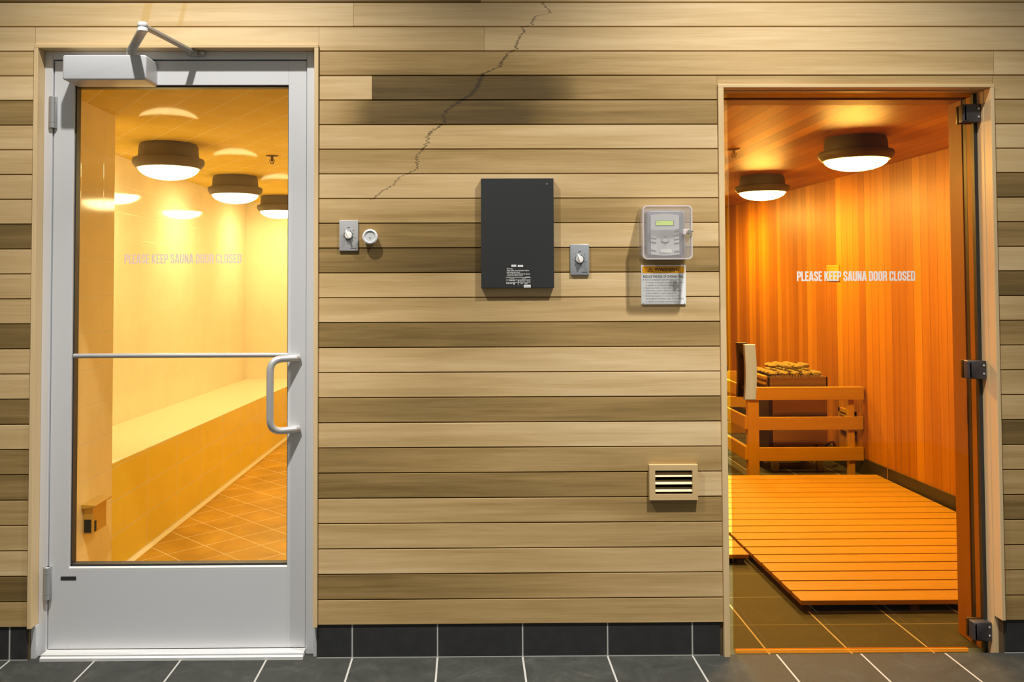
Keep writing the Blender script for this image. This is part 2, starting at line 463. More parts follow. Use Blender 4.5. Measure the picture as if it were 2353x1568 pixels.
def text(bm, body, x, z, y, height, width=None, bold=0., align='L', extrude=.0004, face=-1):
    """flat lettering facing -Y, its lower left corner at x, z; scaled to the given cap height and width"""
    cu = bpy.data.curves.new('t', 'FONT'); cu.body = body; cu.size = 1; cu.offset = bold; cu.resolution_u = 3
    ob = bpy.data.objects.new('t', cu); COL.objects.link(ob)
    dg = bpy.context.evaluated_depsgraph_get(); me = bpy.data.meshes.new_from_object(ob.evaluated_get(dg))
    xs = [v.co.x for v in me.vertices]; ys = [v.co.y for v in me.vertices]
    if xs:
        base = min(ys) if not any(ch in body for ch in 'gjpqy,') else (min(ys) if body.isupper() else -.0)
        top = max(ys)
        sy = height / (top - base); w = max(xs) - min(xs); sx = (width / w) if width else sy
        W_ = w * sx; x0 = x if align == 'L' else (x - W_ / 2 if align == 'C' else x - W_)
        vm = [bm.verts.new((x0 + (v.co.x - min(xs)) * sx, y, z + (v.co.y - base) * sy)) for v in me.vertices]
        for p in me.polygons:
            try:
                f = bm.faces.new([vm[i] for i in p.vertices]); f.normal_update()
                if f.normal.y * face < 0:
                    f.normal_flip()
            except ValueError:
                pass
    bpy.data.objects.remove(ob); bpy.data.curves.remove(cu); bpy.data.meshes.remove(me)
    return bm


# heavy condensed capitals for the door lettering: strokes in a cell 1 high, drawn as flat ribbons
_o = [(.09, .2), (.09, .8), (.12, .9), (.21, .925), (.30, .9), (.33, .8), (.33, .2), (.30, .1), (.21, .075), (.12, .1)]
GLYPH = {
    'P': (.40, [([(.09, 0), (.09, 1)], 0), ([(.09, .925), (.24, .925), (.31, .89), (.33, .80), (.33, .58), (.31, .49), (.24, .45), (.09, .45)], 0)]),
    'L': (.34, [([(.09, 0), (.09, 1)], 0), ([(.09, .075), (.33, .075)], 0)]),
    'E': (.36, [([(.09, 0), (.09, 1)], 0), ([(.09, .925), (.34, .925)], 0), ([(.09, .51), (.31, .51)], 0), ([(.09, .075), (.34, .075)], 0)]),
    'A': (.44, [([(.075, 0), (.195, 1)], 0), ([(.365, 0), (.245, 1)], 0), ([(.12, .24), (.32, .24)], 0), ([(.15, .94), (.29, .94)], 0)]),
    'S': (.42, [([(.33, .69), (.33, .80), (.30, .9), (.21, .925), (.12, .9), (.09, .80), (.09, .69), (.13, .59), (.29, .42), (.33, .32), (.33, .2), (.30, .1), (.21, .075), (.12, .1), (.09, .2), (.09, .31)], 0)]),
    'K': (.43, [([(.09, 0), (.09, 1)], 0), ([(.34, 1), (.12, .47)], 0), ([(.19, .58), (.355, 0)], 0)]),
    'U': (.42, [([(.09, 1), (.09, .2), (.12, .1), (.21, .075), (.30, .1), (.33, .2), (.33, 1)], 0)]),
    'N': (.43, [([(.09, 0), (.09, 1)], 0), ([(.34, 0), (.34, 1)], 0), ([(.10, .95), (.33, .05)], 0)]),
    'D': (.42, [([(.09, 0), (.09, 1)], 0), ([(.09, .925), (.22, .925), (.31, .89), (.33, .78), (.33, .22), (.31, .11), (.22, .075), (.09, .075)], 0)]),
    'O': (.42, [(_o, 1)]),
    'R': (.42, [([(.09, 0), (.09, 1)], 0), ([(.09, .925), (.24, .925), (.31, .89), (.33, .80), (.33, .61), (.31, .52), (.24, .48), (.09, .48)], 0), ([(.23, .48), (.30, .42), (.33, .33), (.34, 0)], 0)]),
    'C': (.42, [([(.33, .66), (.33, .80), (.30, .9), (.21, .925), (.12, .9), (.09, .8), (.09, .2), (.12, .1), (.21, .075), (.30, .1), (.33, .2), (.33, .35)], 0)]),
    ' ': (.17, [])}


def door_lettering(body, x, z, y, height, width, stroke=.145):
    bm = B(); total = sum(GLYPH[c][0] for c in body) - .02; sx = width / total; cx = 0.; lay = 0
    for c in body:
        w, strokes = GLYPH[c]
        for si, (pts, closed) in enumerate(strokes):
            yy = y - .00006 * si
            P = [Vector((p[0] + cx, p[1])) for p in pts]; n = len(P); L, R_ = [], []
            for i, p in enumerate(P):
                a = P[i - 1] if (i or closed) else None; b = P[(i + 1) % n] if (i < n - 1 or closed) else None
                d1 = (p - a) if a else (b - p); d2 = (b - p) if b else d1
                # widths are set in the drawn aspect so that strokes stay even
                d1 = Vector((d1.x * sx, d1.y * height)).normalized(); d2 = Vector((d2.x * sx, d2.y * height)).normalized()
                t = (d1 + d2).normalized(); nn = Vector((-t.y, t.x)); k = min(1.6, 1 / max(.4, t.dot(d2))); hw = stroke * height / 2 * k
                q = Vector((x + p.x * sx, z + p.y * height))
                L.append(bm.verts.new((q.x + nn.x * hw, yy, q.y + nn.y * hw))); R_.append(bm.verts.new((q.x - nn.x * hw, yy, q.y - nn.y * hw)))
            for i in range(n if closed else n - 1):
                j = (i + 1) % n
                f_ = bm.faces.new((L[i], L[j], R_[j], R_[i])); f_.normal_update()
                if f_.normal.y > 0:
                    f_.normal_flip()
        cx += w
    return bm


def quadxz(bm, x0, x1, z0, z1, y, dy=.0004):
    return box(bm, x0, x1, y - dy, y, z0, z1)


def obj(name, bm, m, parent=None, smooth=False, label=None, origin=None):
    me = bpy.data.meshes.new(name); bm.normal_update(); bm.to_mesh(me); bm.free()
    me.materials.append(MAT[m] if isinstance(m, str) else m)
    if smooth:
        for p in me.polygons:
            p.use_smooth = True
        try:
            me.set_sharp_from_angle(angle=math.radians(38))
        except Exception:
            pass
    o = bpy.data.objects.new(name, me); COL.objects.link(o)
    if parent:
        o.parent = parent
        if parent.parent is None and parent.type == 'EMPTY':
            o.location = -parent.location
    elif origin is not None:
        me.transform(Matrix.Translation(-Vector(origin))); o.location = origin
    if label:
        o['label'] = label
    return o


def tag(o, label, cat, group=None, kind=None):
    o['label'] = label; o['category'] = cat
    if group:
        o['group'] = group
    if kind:
        o['kind'] = kind
    return o


def thing(name, loc, label, cat, group=None, kind=None):
    o = bpy.data.objects.new(name, None); COL.objects.link(o); o.location = loc; o.empty_display_size = .1
    return tag(o, label, cat, group, kind)


def struct(name, bm, m, label, cat, smooth=False):
    return tag(obj(name, bm, m, smooth=smooth), label, cat, kind='structure')


def copy_tree(o, parent=None):
    c = o.copy(); COL.objects.link(c); c.parent = parent
    if parent is not None:
        c.matrix_parent_inverse = o.matrix_parent_inverse.copy()
    for ch in list(o.children):
        copy_tree(ch, c)
    return c


# ------------------------------------------------------------------ the clad wall
def rowz(k):
    return Z0 - k * PITCHZ


TL0, TL1, TLZ = -1.557, -.540, 2.1810      # casing of the metal door
TR0, TR1, TRZ = .897, 1.899, 2.0380        # casing of the glass door


def px_x(px, z=1.4):
    """a reading on the photograph's wall turned into metres along the wall"""
    return (px - 1065.) / 643.5


CENTRE = {-2: [(735, .8)], -1: [(735, .25), (1092, .25), (1093, .8)], 0: [(0, .90), (797, .88), (798, .78), (1100, .82), (1300, .85), (2353, .98)],
          1: [(0, .89), (700, .86), (760, .74), (1100, .72), (1101, .82), (1300, .82), (2353, .96)],
          2: [(735, .56), (900, .44), (1150, .46), (1290, .62), (1650, .78), (2290, .74), (2291, .86)],
          3: [(735, .80), (840, .82), (841, .05), (1200, .02), (1260, .10), (1330, .48), (1650, .56), (2353, .62)],
          4: [(735, .66), (790, .46), (840, .12), (1180, .08), (1250, .34), (1350, .48), (1650, .48)],
          5: [(735, .76), (1000, .66), (1250, .78), (1650, .88)], 6: [(735, .62), (1000, .55), (1250, .64), (1650, .74)],
          7: [(735, .84), (900, .74), (1200, .80), (1650, .86)], 8: [(735, .62), (1000, .55), (1188, .5), (1189, .52), (1400, .58), (1650, .62)],
          9: [(735, .50), (900, .30), (1100, .22), (1188, .2), (1189, .86), (1650, .86)],
          10: [(735, .34), (900, .16), (1188, .06), (1189, .44), (1650, .42)], 11: [(735, .68), (1000, .62), (1300, .76), (1650, .80)],
          12: [(735, .72), (1000, .60), (1200, .70), (1650, .78)], 13: [(735, .36), (900, .26), (1100, .30), (1300, .42), (1650, .44)],
          14: [(735, .84), (1000, .72), (1300, .86), (1650, .88)], 15: [(735, .82), (1000, .74), (1300, .84), (1650, .86)],
          16: [(735, .38), (1000, .34), (1300, .46), (1650, .40)], 17: [(735, .80), (1000, .72), (1300, .88), (1650, .86)],
          18: [(735, .38), (900, .42), (1150, .58), (1400, .52), (1650, .56)], 19: [(735, .34), (1000, .34), (1300, .44), (1490, .48), (1545, .48), (1546, .86), (1650, .86)],
          20: [(735, .68), (1100, .66), (1350, .62), (1500, .50), (1650, .48)], 21: [(735, .72), (1000, .68), (1250, .62), (1450, .56), (1650, .58)],
          22: [(735, .78), (1100, .70), (1400, .74), (1650, .78)], 23: [(735, .30), (900, .30), (1150, .46), (1400, .66), (1650, .76)],
          24: [(735, .70), (900, .56), (1150, .58), (1650, .66)]}
LEFT = {2: .70, 3: .88, 4: .40, 5: .82, 6: .74, 7: .80, 8: .70, 9: .26, 10: .82, 11: .78, 12: .76, 13: .24, 14: .78, 15: .80, 16: .24, 17: .76,
        18: .38, 19: .34, 20: .60, 21: .66, 22: .76, 23: .20, 24: .58}
RIGHT = {2: .86, 3: .66, 4: .58, 5: .82, 6: .80, 7: .26, 8: .72, 9: .42, 10: .84, 11: .22, 12: .70, 13: .40, 14: .70, 15: .72, 16: .74, 17: .20, 18: .70,
         19: .62, 20: .34, 21: .62, 22: .58, 23: .54, 24: .50}


def interp(kn, px):
    if px <= kn[0][0]:
        return kn[0][1]
    for (a, va), (b, vb) in zip(kn, kn[1:]):
        if px <= b:
            return va + (vb - va) * (px - a) / max(b - a, 1e-6)
    return kn[-1][1]


def build_wall():
    bm = B(); tl = bm.verts.layers.float.new('tone'); sl = bm.verts.layers.float.new('seed')
    prof = [(0.0, .0075), (.0012, .0055), (.0030, 0.), (PITCHZ - .0024, 0.), (PITCHZ - .0008, .0045), (PITCHZ - .0008, .0075)]

    def board(x0, x1, zb, seed, tone, cut=0.):
        n = max(2, int((x1 - x0) / .06)); prev = None
        pf = prof if not cut else [(cut, .0075), (cut, 0.)] + prof[3:]
        for i in range(n + 1):
            x = x0 + (x1 - x0) * i / n; ring = []
            for (h, dep) in pf:
                v = bm.verts.new((x, dep, zb + h)); v[tl] = tone(x); v[sl] = seed; ring.append(v)
            if prev:
                for a in range(len(pf) - 1):
                    bm.faces.new((prev[a], ring[a], ring[a + 1], prev[a + 1]))
            else:
                pass
            prev = ring
    for k in range(-5, 25):
        zb = rowz(k + 1); zt = rowz(k)
        spans = [(-3.6, 3.8)]; heads = []
        for (a, b, top) in ((TL0, TL1, TLZ), (TR0, TR1, TRZ)):
            if zb < top - .012:
                spans = [s for (p, q) in spans for s in ((p, min(q, a)), (max(p, b), q)) if s[1] - s[0] > .01]
                if zt > top + .004:
                    heads.append((a + .0004, b - .0004, top - .006 - zb))
        for (a, b, cut) in heads:
            kn = CENTRE.get(k, [(0, .6)]); board(a, b, zb, 3.3 + k, lambda x: interp(kn, x * 643.5 + 1065.), cut)
        for (p, q) in spans:
            mid = (p + q) / 2
            if q < -1.0 and k >= 2:
                base = LEFT.get(k, .7); kn = [(-9999, base), (9999, base)]
            elif p > 1.5 and k >= 3:
                base = RIGHT.get(k, .7); kn = [(-9999, base), (9999, base)]
            else:
                kn = CENTRE.get(k, [(0, random.uniform(.3, .9))])
                if k >= 2 and p > -1 and q > 1.95 and kn[-1][0] < 1700:
                    kn = kn + [(2353, RIGHT.get(k, .7))]
            # butt joints where two readings sit one pixel apart
            cuts = [p] + [px_x((a + b) / 2) for (a, _), (b, _) in zip(kn, kn[1:]) if b - a == 1 and p < px_x(a) < q] + [q]
            for c0, c1 in zip(cuts, cuts[1:]):
                lo, hi = c0 + .0004, c1 - .0004
                board(lo, hi, zb, random.random() * 9, lambda x: interp(kn, min(max(x, lo + .001), hi - .001) * 643.5 + 1065.))
    bmesh.ops.recalc_face_normals(bm, faces=bm.faces[:])
    # what the boards are fixed to
    w = obj('wall_front', bm, 'wall')
    tag(w, 'horizontal wooden plank wall in light and dark boards between the two doors', 'wall', kind='structure')
    cb = B()
    zt = rowz(-5)
    for (x0, x1, z0, z1) in ((-3.6, TL0, 0, zt), (TL0, TL1, TLZ - .004, zt), (TL1, TR0, -.03, zt), (TR0, TR1, TRZ - .004, zt), (TR1, 3.8, -.03, zt)):
        box(cb, x0, x1, .0080, .235, z0, z1)
    c = obj('wall_core', cb, 'core', w)
    return w


build_wall()

# floor: corridor, ramp at the glass door, sauna and steam room floors
fb = B()
def quad(bm, pts):
    f = bm.faces.new([bm.verts.new(p) for p in pts]); f.normal_update()
    if f.normal.z < 0:
        f.normal_flip()
quad(fb, [(-3.6, -3.9, 0), (3.8, -3.9, 0), (3.8, .01, 0), (-3.6, .01, 0)])
quad(fb, [(TL0, .01, 0), (TL1, .01, 0), (TL1, .3, 0), (TL0, .3, 0)])
quad(fb, [(TR0, .01, 0), (TR1, .01, 0), (TR1, .08, -.03), (TR0, .08, -.03)])
quad(fb, [(TR0, .08, -.03), (TR1, .08, -.03), (TR1, .26, -.03), (TR0, .26, -.03)])
quad(fb, [(.3, .26, -.03), (3.0, .26, -.03), (3.0, 6.4, -.03), (.3, 6.4, -.03)])
struct('floor', fb, 'floor', 'dark slate tile floor with pale grout lines in front of the doors', 'floor')

bb = B()
for x0, x1 in ((-3.6, TL0 - .004), (TL1 - .004, TR0 - .012), (TR1 + .004, 3.8)):
    box(bb, x0, x1, .004, .03, -.001, rowz(25) + .0025, .0012)
struct('baseboard_front', bb, 'base', 'black tile base running under the plank wall', 'baseboard')

# ------------------------------------------------------------------ casings
tb = B()
box(tb, TL0, TL0 + .015, -.010, .050, .114, TLZ - .010, .0015)
box(tb, TL1 - .015, TL1, -.010, .050, .112, TLZ - .010, .0015)
t1 = struct('trim_1', tb, 'trim', 'pale wood casing around the metal framed door', 'door casing')
hb = B(); box(hb, TL0, TL1, -.010, .050, TLZ - .010, TLZ + .003, .0015)
obj('head_casing', hb, 'trimx', t1)

tb = B()
box(tb, TR0, TR0 + .0205, -.010, .036, -.004, TRZ - .0125, .0015)
box(tb, TR1 - .0135, TR1, -.010, .036, 0.120, TRZ - .0125, .0015)
t2 = struct('trim_2', tb, 'trim', 'pale wood casing and jambs around the frameless glass door', 'door casing')
hb = B(); box(hb, TR0, TR1, -.010, .036, TRZ - .0125, TRZ, .0015); obj('head_casing', hb, 'trimx', t2)
jb = B()
box(jb, TR1 - .0155, TR1 + .002, .036, .084, -.03, TRZ - .004, .001)           # hinge side jamb board
box(jb, TR0, TR0 + .018, .036, .145, -.03, TRZ - .004, .001)                    # latch side
obj('jamb', jb, 'trim', t2)
jb = B(); box(jb, TR0, TR1, .036, .150, TRZ - .016, TRZ, .001); obj('head_jamb', jb, 'trimmidx', t2)
jb = B()
box(jb, TR1 - .019, TR1 + .002, .172, .262, -.03, TRZ - .004, .001)
box(jb, TR0, TR0 + .018, .162, .262, -.03, TRZ - .004, .001)
box(jb, TR0, TR1, .162, .262, TRZ - .022, TRZ, .001)
box(jb, TR1 - .0155, TR1 + .002, .084, .148, -.03, TRZ - .016, .001)
obj('inner_jamb', jb, 'jamb', t2)
jb = B()
box(jb, TR1 - .0160, TR1 + .002, .148, .172, -.03, TRZ - .004)
box(jb, TR0 + .016, TR0 + .050, .104, .112, -.03, TRZ - .016)
box(jb, TR1 - .0290, TR1 - .0150, .0755, .0945, -.029, TRZ - .016)
obj('gap_seal', jb, 'gasket', t2, label='black seal strip')

# ------------------------------------------------------------------ door_1: metal framed glazed door
D1 = thing('door_1', (-1.05, .07, 0), 'silver metal framed glass door with a pull handle, closer above it', 'door', kind='structure')
f = B()
FX0, FX1 = TL0 + .015, TL1 - .015
for x0, x1, z0, z1 in ((FX0, -1.5125, .0, TLZ - .010), (-.5905, FX1, 0, TLZ - .010), (-1.5125, -.5905, 2.1425, TLZ - .010)):
    box(f, x0, x1, .040, .135, z0, z1, .002)
box(f, TL0 + .001, FX0 + .003, .020, .130, 0, .1125); box(f, FX1 - .003, TL1 - .001, .020, .130, 0, .1105)
box(f, -1.5125, -1.496, .098, .135, 0, 2.1425); box(f, -.607, -.5905, .098, .135, 0, 2.1425); box(f, -1.5125, -.5905, .098, .135, 2.126, 2.1425)
obj('frame', f, 'alu', D1)
LX0, LX1, LZ0, LZ1 = -1.5095, -.5930, .021, 2.1385
GX0, GX1, GZ0, GZ1 = -1.4375, -.6585, .3005, 2.0500
f = B()
for x0, x1, z0, z1 in ((LX0, GX0, LZ0, LZ1), (GX1, LX1, LZ0, LZ1), (GX0, GX1, GZ1, LZ1), (GX0, GX1, LZ0, GZ0)):
    box(f, x0, x1, .0485, .0945, z0, z1, .0012)
obj('leaf', f, 'alu', D1)
f = B(); prism(f, [(.0485, GZ0), (.0485, GZ0 + .006), (.084, GZ0 + .015), (.084, GZ0)], 'x', GX0, GX1)
obj('glazing_bead', f, 'sill', D1)
f = B()
for x0, x1, z0, z1 in ((GX0, GX0 + .005, GZ0 + .01, GZ1), (GX1 - .004, GX1, GZ0 + .01, GZ1), (GX0, GX1, GZ1 - .0065, GZ1), (GX0, GX1, GZ0 + .011, GZ0 + .0165)):
    box(f, x0, x1, .060, .0935, z0, z1)
obj('gasket', f, 'gasket', D1, label='black rubber glazing gasket')
f = B(); box(f, GX0 + .004, GX1 - .004, .080, .086, GZ0 + .014, GZ1 - .005)
pane = obj('pane', f, 'clearglass', D1)
f = door_lettering('PLEASE KEEP SAUNA DOOR CLOSED', -1.2635, 1.3990, .0797, .0345, .428, .125)
obj('lettering', f, 'decal_faded', pane, label='faded lettering on the glass')
f = B(); tube(f, [(GX0 + .003, .064, 1.0640), (GX1 - .002, .064, 1.0640)], .0088, 18); obj('push_bar', f, 'steel', D1, True)
f = B()
path = fillet([(-.6185, .049, 1.0545), (-.6185, .030, 1.0545), (-.7080, -.026, 1.0500), (-.7080, -.026, .8030), (-.6185, .030, .7985), (-.6185, .049, .7985)], .022, 8)
path = fillet([(-.6170, .049, 1.0545), (-.7080, -.012, 1.0545), (-.7080, -.012, .7990), (-.6170, .049, .7990)], .045, 10)
tube(f, path, .0128, 20); obj('pull_handle', f, 'steel', D1, True)
for zc in (1.9480, .2575, ):
    f = B()
    xh = -1.5105
    lathe(f, [(.0090, -.058), (.0112, -.056), (.0112, .056), (.0090, .058)], (xh, .037, zc), 'z', 20)
    for dz in (-.036, .036):
        lathe(f, [(.0117, dz - .001), (.0117, dz + .001)], (xh, .037, zc), 'z', 20)
    box(f, xh - .014, xh + .014, .036, .0475, zc - .058, zc + .058, .001)
    obj('hinge', f, 'hinge', D1, True)
f = B(); prism(f, rrect(-1.4665, -1.4115, .2645, .2775, .002), 'y', .0475, .0489); obj('maker_tag', f, 'panel', D1, label='small black tag')
f = B(); prism(f, [(-.006, 0), (-.006, .010), (.012, .018), (.135, .018), (.135, 0)], 'x', -1.5125, -.5905)
for k in range(4):
    box(f, -1.5120, -.5910, .002 + k * .011, .006 + k * .011, .0125 + k * .0018, .0195)
obj('threshold', f, 'sill', D1)

# ------------------------------------------------------------------ door closer
DC = thing('door_closer', (-1.28, 0, 2.04), 'silver hydraulic door closer on the top corner of the metal door', 'door closer')
f = B(); prism(f, rrect(-1.4310, -1.1365, 2.0430, 2.1330, .010), 'y', -.0625, .0490)
es = [e for e in f.edges if all(abs(v.co.y + .0625) < 1e-5 for v in e.verts)]
bmesh.ops.bevel(f, geom=es, offset=.0065, segments=3, affect='EDGES', profile=.5)
obj('body', f, 'closer', DC, True)
f = B(); lathe(f, [(.017, -.002), (.017, .034)], (-1.208, -.014, 2.133), 'z', 24); obj('spindle', f, 'arm', DC, True)
f = B(); bar(f, (-1.208, -.014, 2.1600), (-1.075, -.262, 2.1600), .031, .0075, bev=.0015); obj('main_arm', f, 'arm', DC)
f = B(); lathe(f, [(.0125, -.016), (.0165, -.013), (.0165, -.002), (.0150, 0.), (.0165, .002), (.0165, .013), (.0140, .017)], (-1.075, -.262, 2.1690), 'z', 24)
obj('elbow', f, 'closer', DC, True)
f = B(); bar(f, (-1.075, -.262, 2.1760), (-.998, .022, 2.1640), .022, .013, bev=.003); bar(f, (-1.040, -.13, 2.1725), (-1.03, -.09, 2.1700), .018, .012, bev=.002)
obj('forearm', f, 'arm', DC)
f = B(); prism(f, rrect(-1.0230, -.9560, 2.1520, 2.1700, .0088), 'y', .028, .0405); box(f, -1.006, -.982, .014, .030, 2.1500, 2.1720, .003)
obj('shoe', f, 'arm', DC, True)
for x in (-1.013, -.967):
    f = B(); lathe(f, [(.0062, -.002), (.0050, -.0035)], (x, .028, 2.161), 'y', 16); obj('screw', f, 'steel', DC)

# ------------------------------------------------------------------ door_2: frameless amber glass door
D2 = thing('door_2', (1.42, .08, 0), 'frameless amber glass sauna door with a wooden pull handle', 'door', kind='structure')
PX0, PX1 = .9585, 1.8740
f = B(); box(f, PX0, PX1, .080, .090, -.012, 2.0215)
pane2 = obj('pane', f, 'bronze', D2)
f = door_lettering('PLEASE KEEP SAUNA DOOR CLOSED', 1.2055, 1.3270, .0797, .0360, .4385, .155); obj('lettering', f, 'decal', pane2, label='white lettering on the glass')
f = B(); box(f, PX0 + .004, PX1 - .06, .076, .094, -.024, -.0125, .002); obj('bottom_glow_strip', f, 'amber', D2, label='amber strip standing in for the line of light under the glass')  # added strip; its amber colour stands for light at the door's foot
def handle_outline(side):
    pts = []
    n = 14
    for k in range(n + 1):
        t = k / n; z = 1.0985 - .2005 * t; s = math.sin(PI * t)
        pts.append((z, s))
    return pts
def wood_handle(y0, y1, yglass):
    bm = B(); zs = handle_outline(0); left = [(.9935 + .0040 * s, z) for z, s in zs]; right = [(1.0330 + .0055 * s, z) for z, s in zs]
    prism(bm, left + right[::-1], 'y', y0, y1)
    es = [e for e in bm.edges if abs(e.verts[0].co.y - e.verts[1].co.y) < 1e-6]
    bmesh.ops.bevel(bm, geom=es, offset=.0025, segments=2, affect='EDGES', profile=.5)
    for z in (.935, 1.061):
        a, b = sorted((yglass, y1 if abs(y1 - yglass) < abs(y0 - yglass) else y0))
        lathe(bm, [(.011, a), (.011, b)], (1.0155, 0, z), 'y', 16)
    return bm
f = wood_handle(.030, .052, .080); obj('pull_handle', f, 'handle', D2, label='curved pale wood handle')
f = wood_handle(.118, .142, .090); obj('inner_handle', f, 'bronzemetal', D2, label='inner side handle coloured dark for its shaded face')  # dark metal colour stands for the handle's shaded side
for zc in (1.9435, 1.0010, .0580):
    f = B(); prism(f, rrect(1.818, 1.8825, zc - .033, zc + .033, .003), 'y', .048, .080)
    es = [e for e in f.edges if abs(e.verts[0].co.x - 1.818) < .004 and abs(e.verts[1].co.x - 1.818) < .004 and abs(e.verts[0].co.y - .048) < 1e-5 and abs(e.verts[1].co.y - .048) < 1e-5]
    bmesh.ops.bevel(f, geom=es, offset=.010, segments=3, affect='EDGES', profile=.5)
    box(f, 1.820, 1.876, .090, .104, zc - .033, zc + .033, .002)
    h = obj('hinge', f, 'bronzemetal', D2, True, label='dark bronze hinge')
    f = B()
    for dz in (-.014, .016):
        lathe(f, [(.0042, -.0010), (.0030, -.0022)], (1.874, .048, zc + dz), 'y', 14)
    obj('screw', f, 'steel', h)
f = B(); box(f, TR0 + .010, TR0 + .0275, .006, .040, 1.004, 1.0235, .001); box(f, TR0 + .0205, TR0 + .030, .03, .08, .985, 1.045, .001)
obj('strike', f, 'bronzemetal', D2, label='dark catch plate')

# ------------------------------------------------------------------ things on the wall
def timer(name, x0, z0, m, label, ptr):
    w, h = .0675, .1105
    T = thing(name, (x0 + w / 2, 0, z0), label, 'timer switch', 'wall timers')
    f = B(); box(f, x0, x0 + w, -.0075, .001, z0, z0 + h, .002, 3); plate = obj('face_plate', f, m, T, True)
    cx, cz = x0 + w * .49, z0 + h * .505
    f = B()
    for k in range(31):
        a = math.radians(-45 + 285 - k * (270 / 30) + 0) + math.radians(0)
        a = math.radians(150 + k * 9.2)          # from upper left round the bottom to upper right
        L = .0065 if k % 5 == 0 else .0040
        r0 = .0135; wd = .00055 if k % 5 else .0008
        p, q = Vector((math.cos(a), 0, math.sin(a))), Vector((-math.sin(a), 0, math.cos(a)))
        c = Vector((cx, -.0078, cz))
        vs = [f.verts.new(c + p * r0 + q * wd), f.verts.new(c + p * r0 - q * wd), f.verts.new(c + p * (r0 + L) - q * wd), f.verts.new(c + p * (r0 + L) + q * wd)]
        fc = f.faces.new(vs); fc.normal_update()
        if fc.normal.y > 0:
            fc.normal_flip()
    text(f, 'OFF', cx, cz + .0250, -.0078, .0052, .0095, .02, 'C')
    for s, ang in (('2', 128), ('4', 178), ('6', 232), ('8', 285), ('10', 340), ('12', 44)):
        a = math.radians(ang); text(f, s, cx + .0245 * math.cos(a), cz + .0245 * math.sin(a) - .0018, -.0078, .0038, None, .03, 'C')
    text(f, 'HOURS', cx, cz - .0320, -.0078, .0026, .0120, .01, 'C')
    quadxz(f, x0 + w * .60, x0 + w * .90, z0 + h * .085, z0 + h * .100, -.0077, .0002)
    obj('dial_marks', f, 'ink', plate)
    f = B()
    lathe(f, [(.0138, -.0075), (.0130, -.013), (.0115, -.0165)], (cx, 0, cz), 'y', 32)
    a = math.radians(ptr); p = Vector((math.cos(a), 0, math.sin(a)))
    c = Vector((cx, 0, cz))
    bar(f, c - p * .0125 + Vector((0, -.0195, 0)), c + p * .0195 + Vector((0, -.0150, 0)), .0062, .011, (0, 1, 0), .0015)
    obj('knob', f, 'knob', T, True, label='ivory turning knob')
    return T
timer('wall_timer', -.4650, 1.4395, 'plate', 'grey wall timer next to the small round thermometer', 112)
timer('wall_timer', .3610, 1.3510, 'plate2', 'bluish silver wall timer just beside the black control panel', 108)

TH = thing('round_thermometer', (-.3528, 0, 1.4895), 'small round white thermometer beside the wall timer', 'thermometer')
f = B(); lathe(f, [(.0240, .001), (.0255, -.022), (.0272, -.0240), (.0268, -.0275), (.0215, -.0300), (.0190, -.0262)], (-.3528, 0, 1.4895), 'y', 44, cap1=False); obj('bezel', f, 'white', TH, True)
f = B(); lathe(f, [(.0195, -.0240), (.0195, -.0262)], (-.3528, 0, 1.4895), 'y', 44); dl = obj('dial', f, 'dial', TH, True)
f = B()
for dx, dz, w, h in ((-.001, .0095, .002, .002), (-.005, -.004, .010, .0014), (-.003, -.0075, .006, .0012), (-.0014, .003, .0028, .0010)):
    quadxz(f, -.3528 + dx, -.3528 + dx + w, 1.4895 + dz, 1.4895 + dz + h, -.0264, .0003)
obj('dial_marks', f, 'greyink', dl)

# black control panel
CP = thing('control_panel', (.171, 0, 1.306), 'tall black metal control panel box on the plank wall', 'control panel')
f = B(); box(f, .0420, .3010, -.022, .001, 1.3055, 1.6970, .0015); cover = obj('cover', f, 'panel', CP)
def pq(a, b):
    """a reading on the close view of the panel print -> x, z on the cover"""
    return .0420 + (1140 + a / 15.68 - 1105.5) / 643.5 * .995, 1.3055 + (662 - (590 + b / 15.68)) / 643.5 * .995
f = B(); Yp = -.0224
def line_text(s, a0, a1, b0, b1, bold=.012):
    x0, z1 = pq(a0, b0); x1, z0 = pq(a1, b1); text(f, s, x0, z0, Yp, z1 - z0, x1 - x0, bold)
def rule(a0, a1, b0, b1):
    x0, z1 = pq(a0, b0); x1, z0 = pq(a1, b1); quadxz(f, x0, x1, z0, z1, Yp + .0002)
line_text('Warning:', 375, 595, 408, 452); line_text('Open main circuit breaker before', 378, 1180, 472, 517); line_text('removing this cover.', 378, 870, 535, 580)
line_text('This control panel should be placed', 378, 1208, 595, 642); line_text('outside the sauna room.', 375, 965, 660, 702)
for b in (750, 832, 912):
    rule(343, 1237, b, b + 14)
rule(778, 792, 840, 1020)
for a0, a1, b in ((480, 660, 784), (920, 1065, 784), (470, 675, 850), (805, 1050, 868), (1080, 1222, 868), (360, 585, 955), (870, 960, 960), (1015, 1130, 960), (1045, 1215, 715)):
    w = (a1 - a0) / 7
    for k in range(7):
        rule(a0 + k * w, a0 + k * w + w * (.8 if k % 3 else .55), b + (4 if k % 2 else 0), b + 22)
rule(610, 660, 945, 1000)
obj('print', f, 'print', cover, label='white printed warning text')
for a0, a1, b0, b1 in ((548, 722, 288, 362), (775, 968, 296, 366), (992, 1238, 1012, 1110)):
    x0, z1 = pq(a0, b0); x1, z0 = pq(a1, b1)
    f = B(); quadxz(f, x0, x1, z0, z1, Yp + .0003, .0006); s = obj('sticker', f, 'sticker', CP, label='small white sticker')
    f = B(); wd = (x1 - x0); hh = (z1 - z0)
    for k in range(6):
        quadxz(f, x0 + wd * (.16 + .115 * k), x0 + wd * (.16 + .115 * k + .075), z0 + hh * .35, z0 + hh * .60, Yp - .0003, .0002)
    obj('print', f, 'greyink', s)
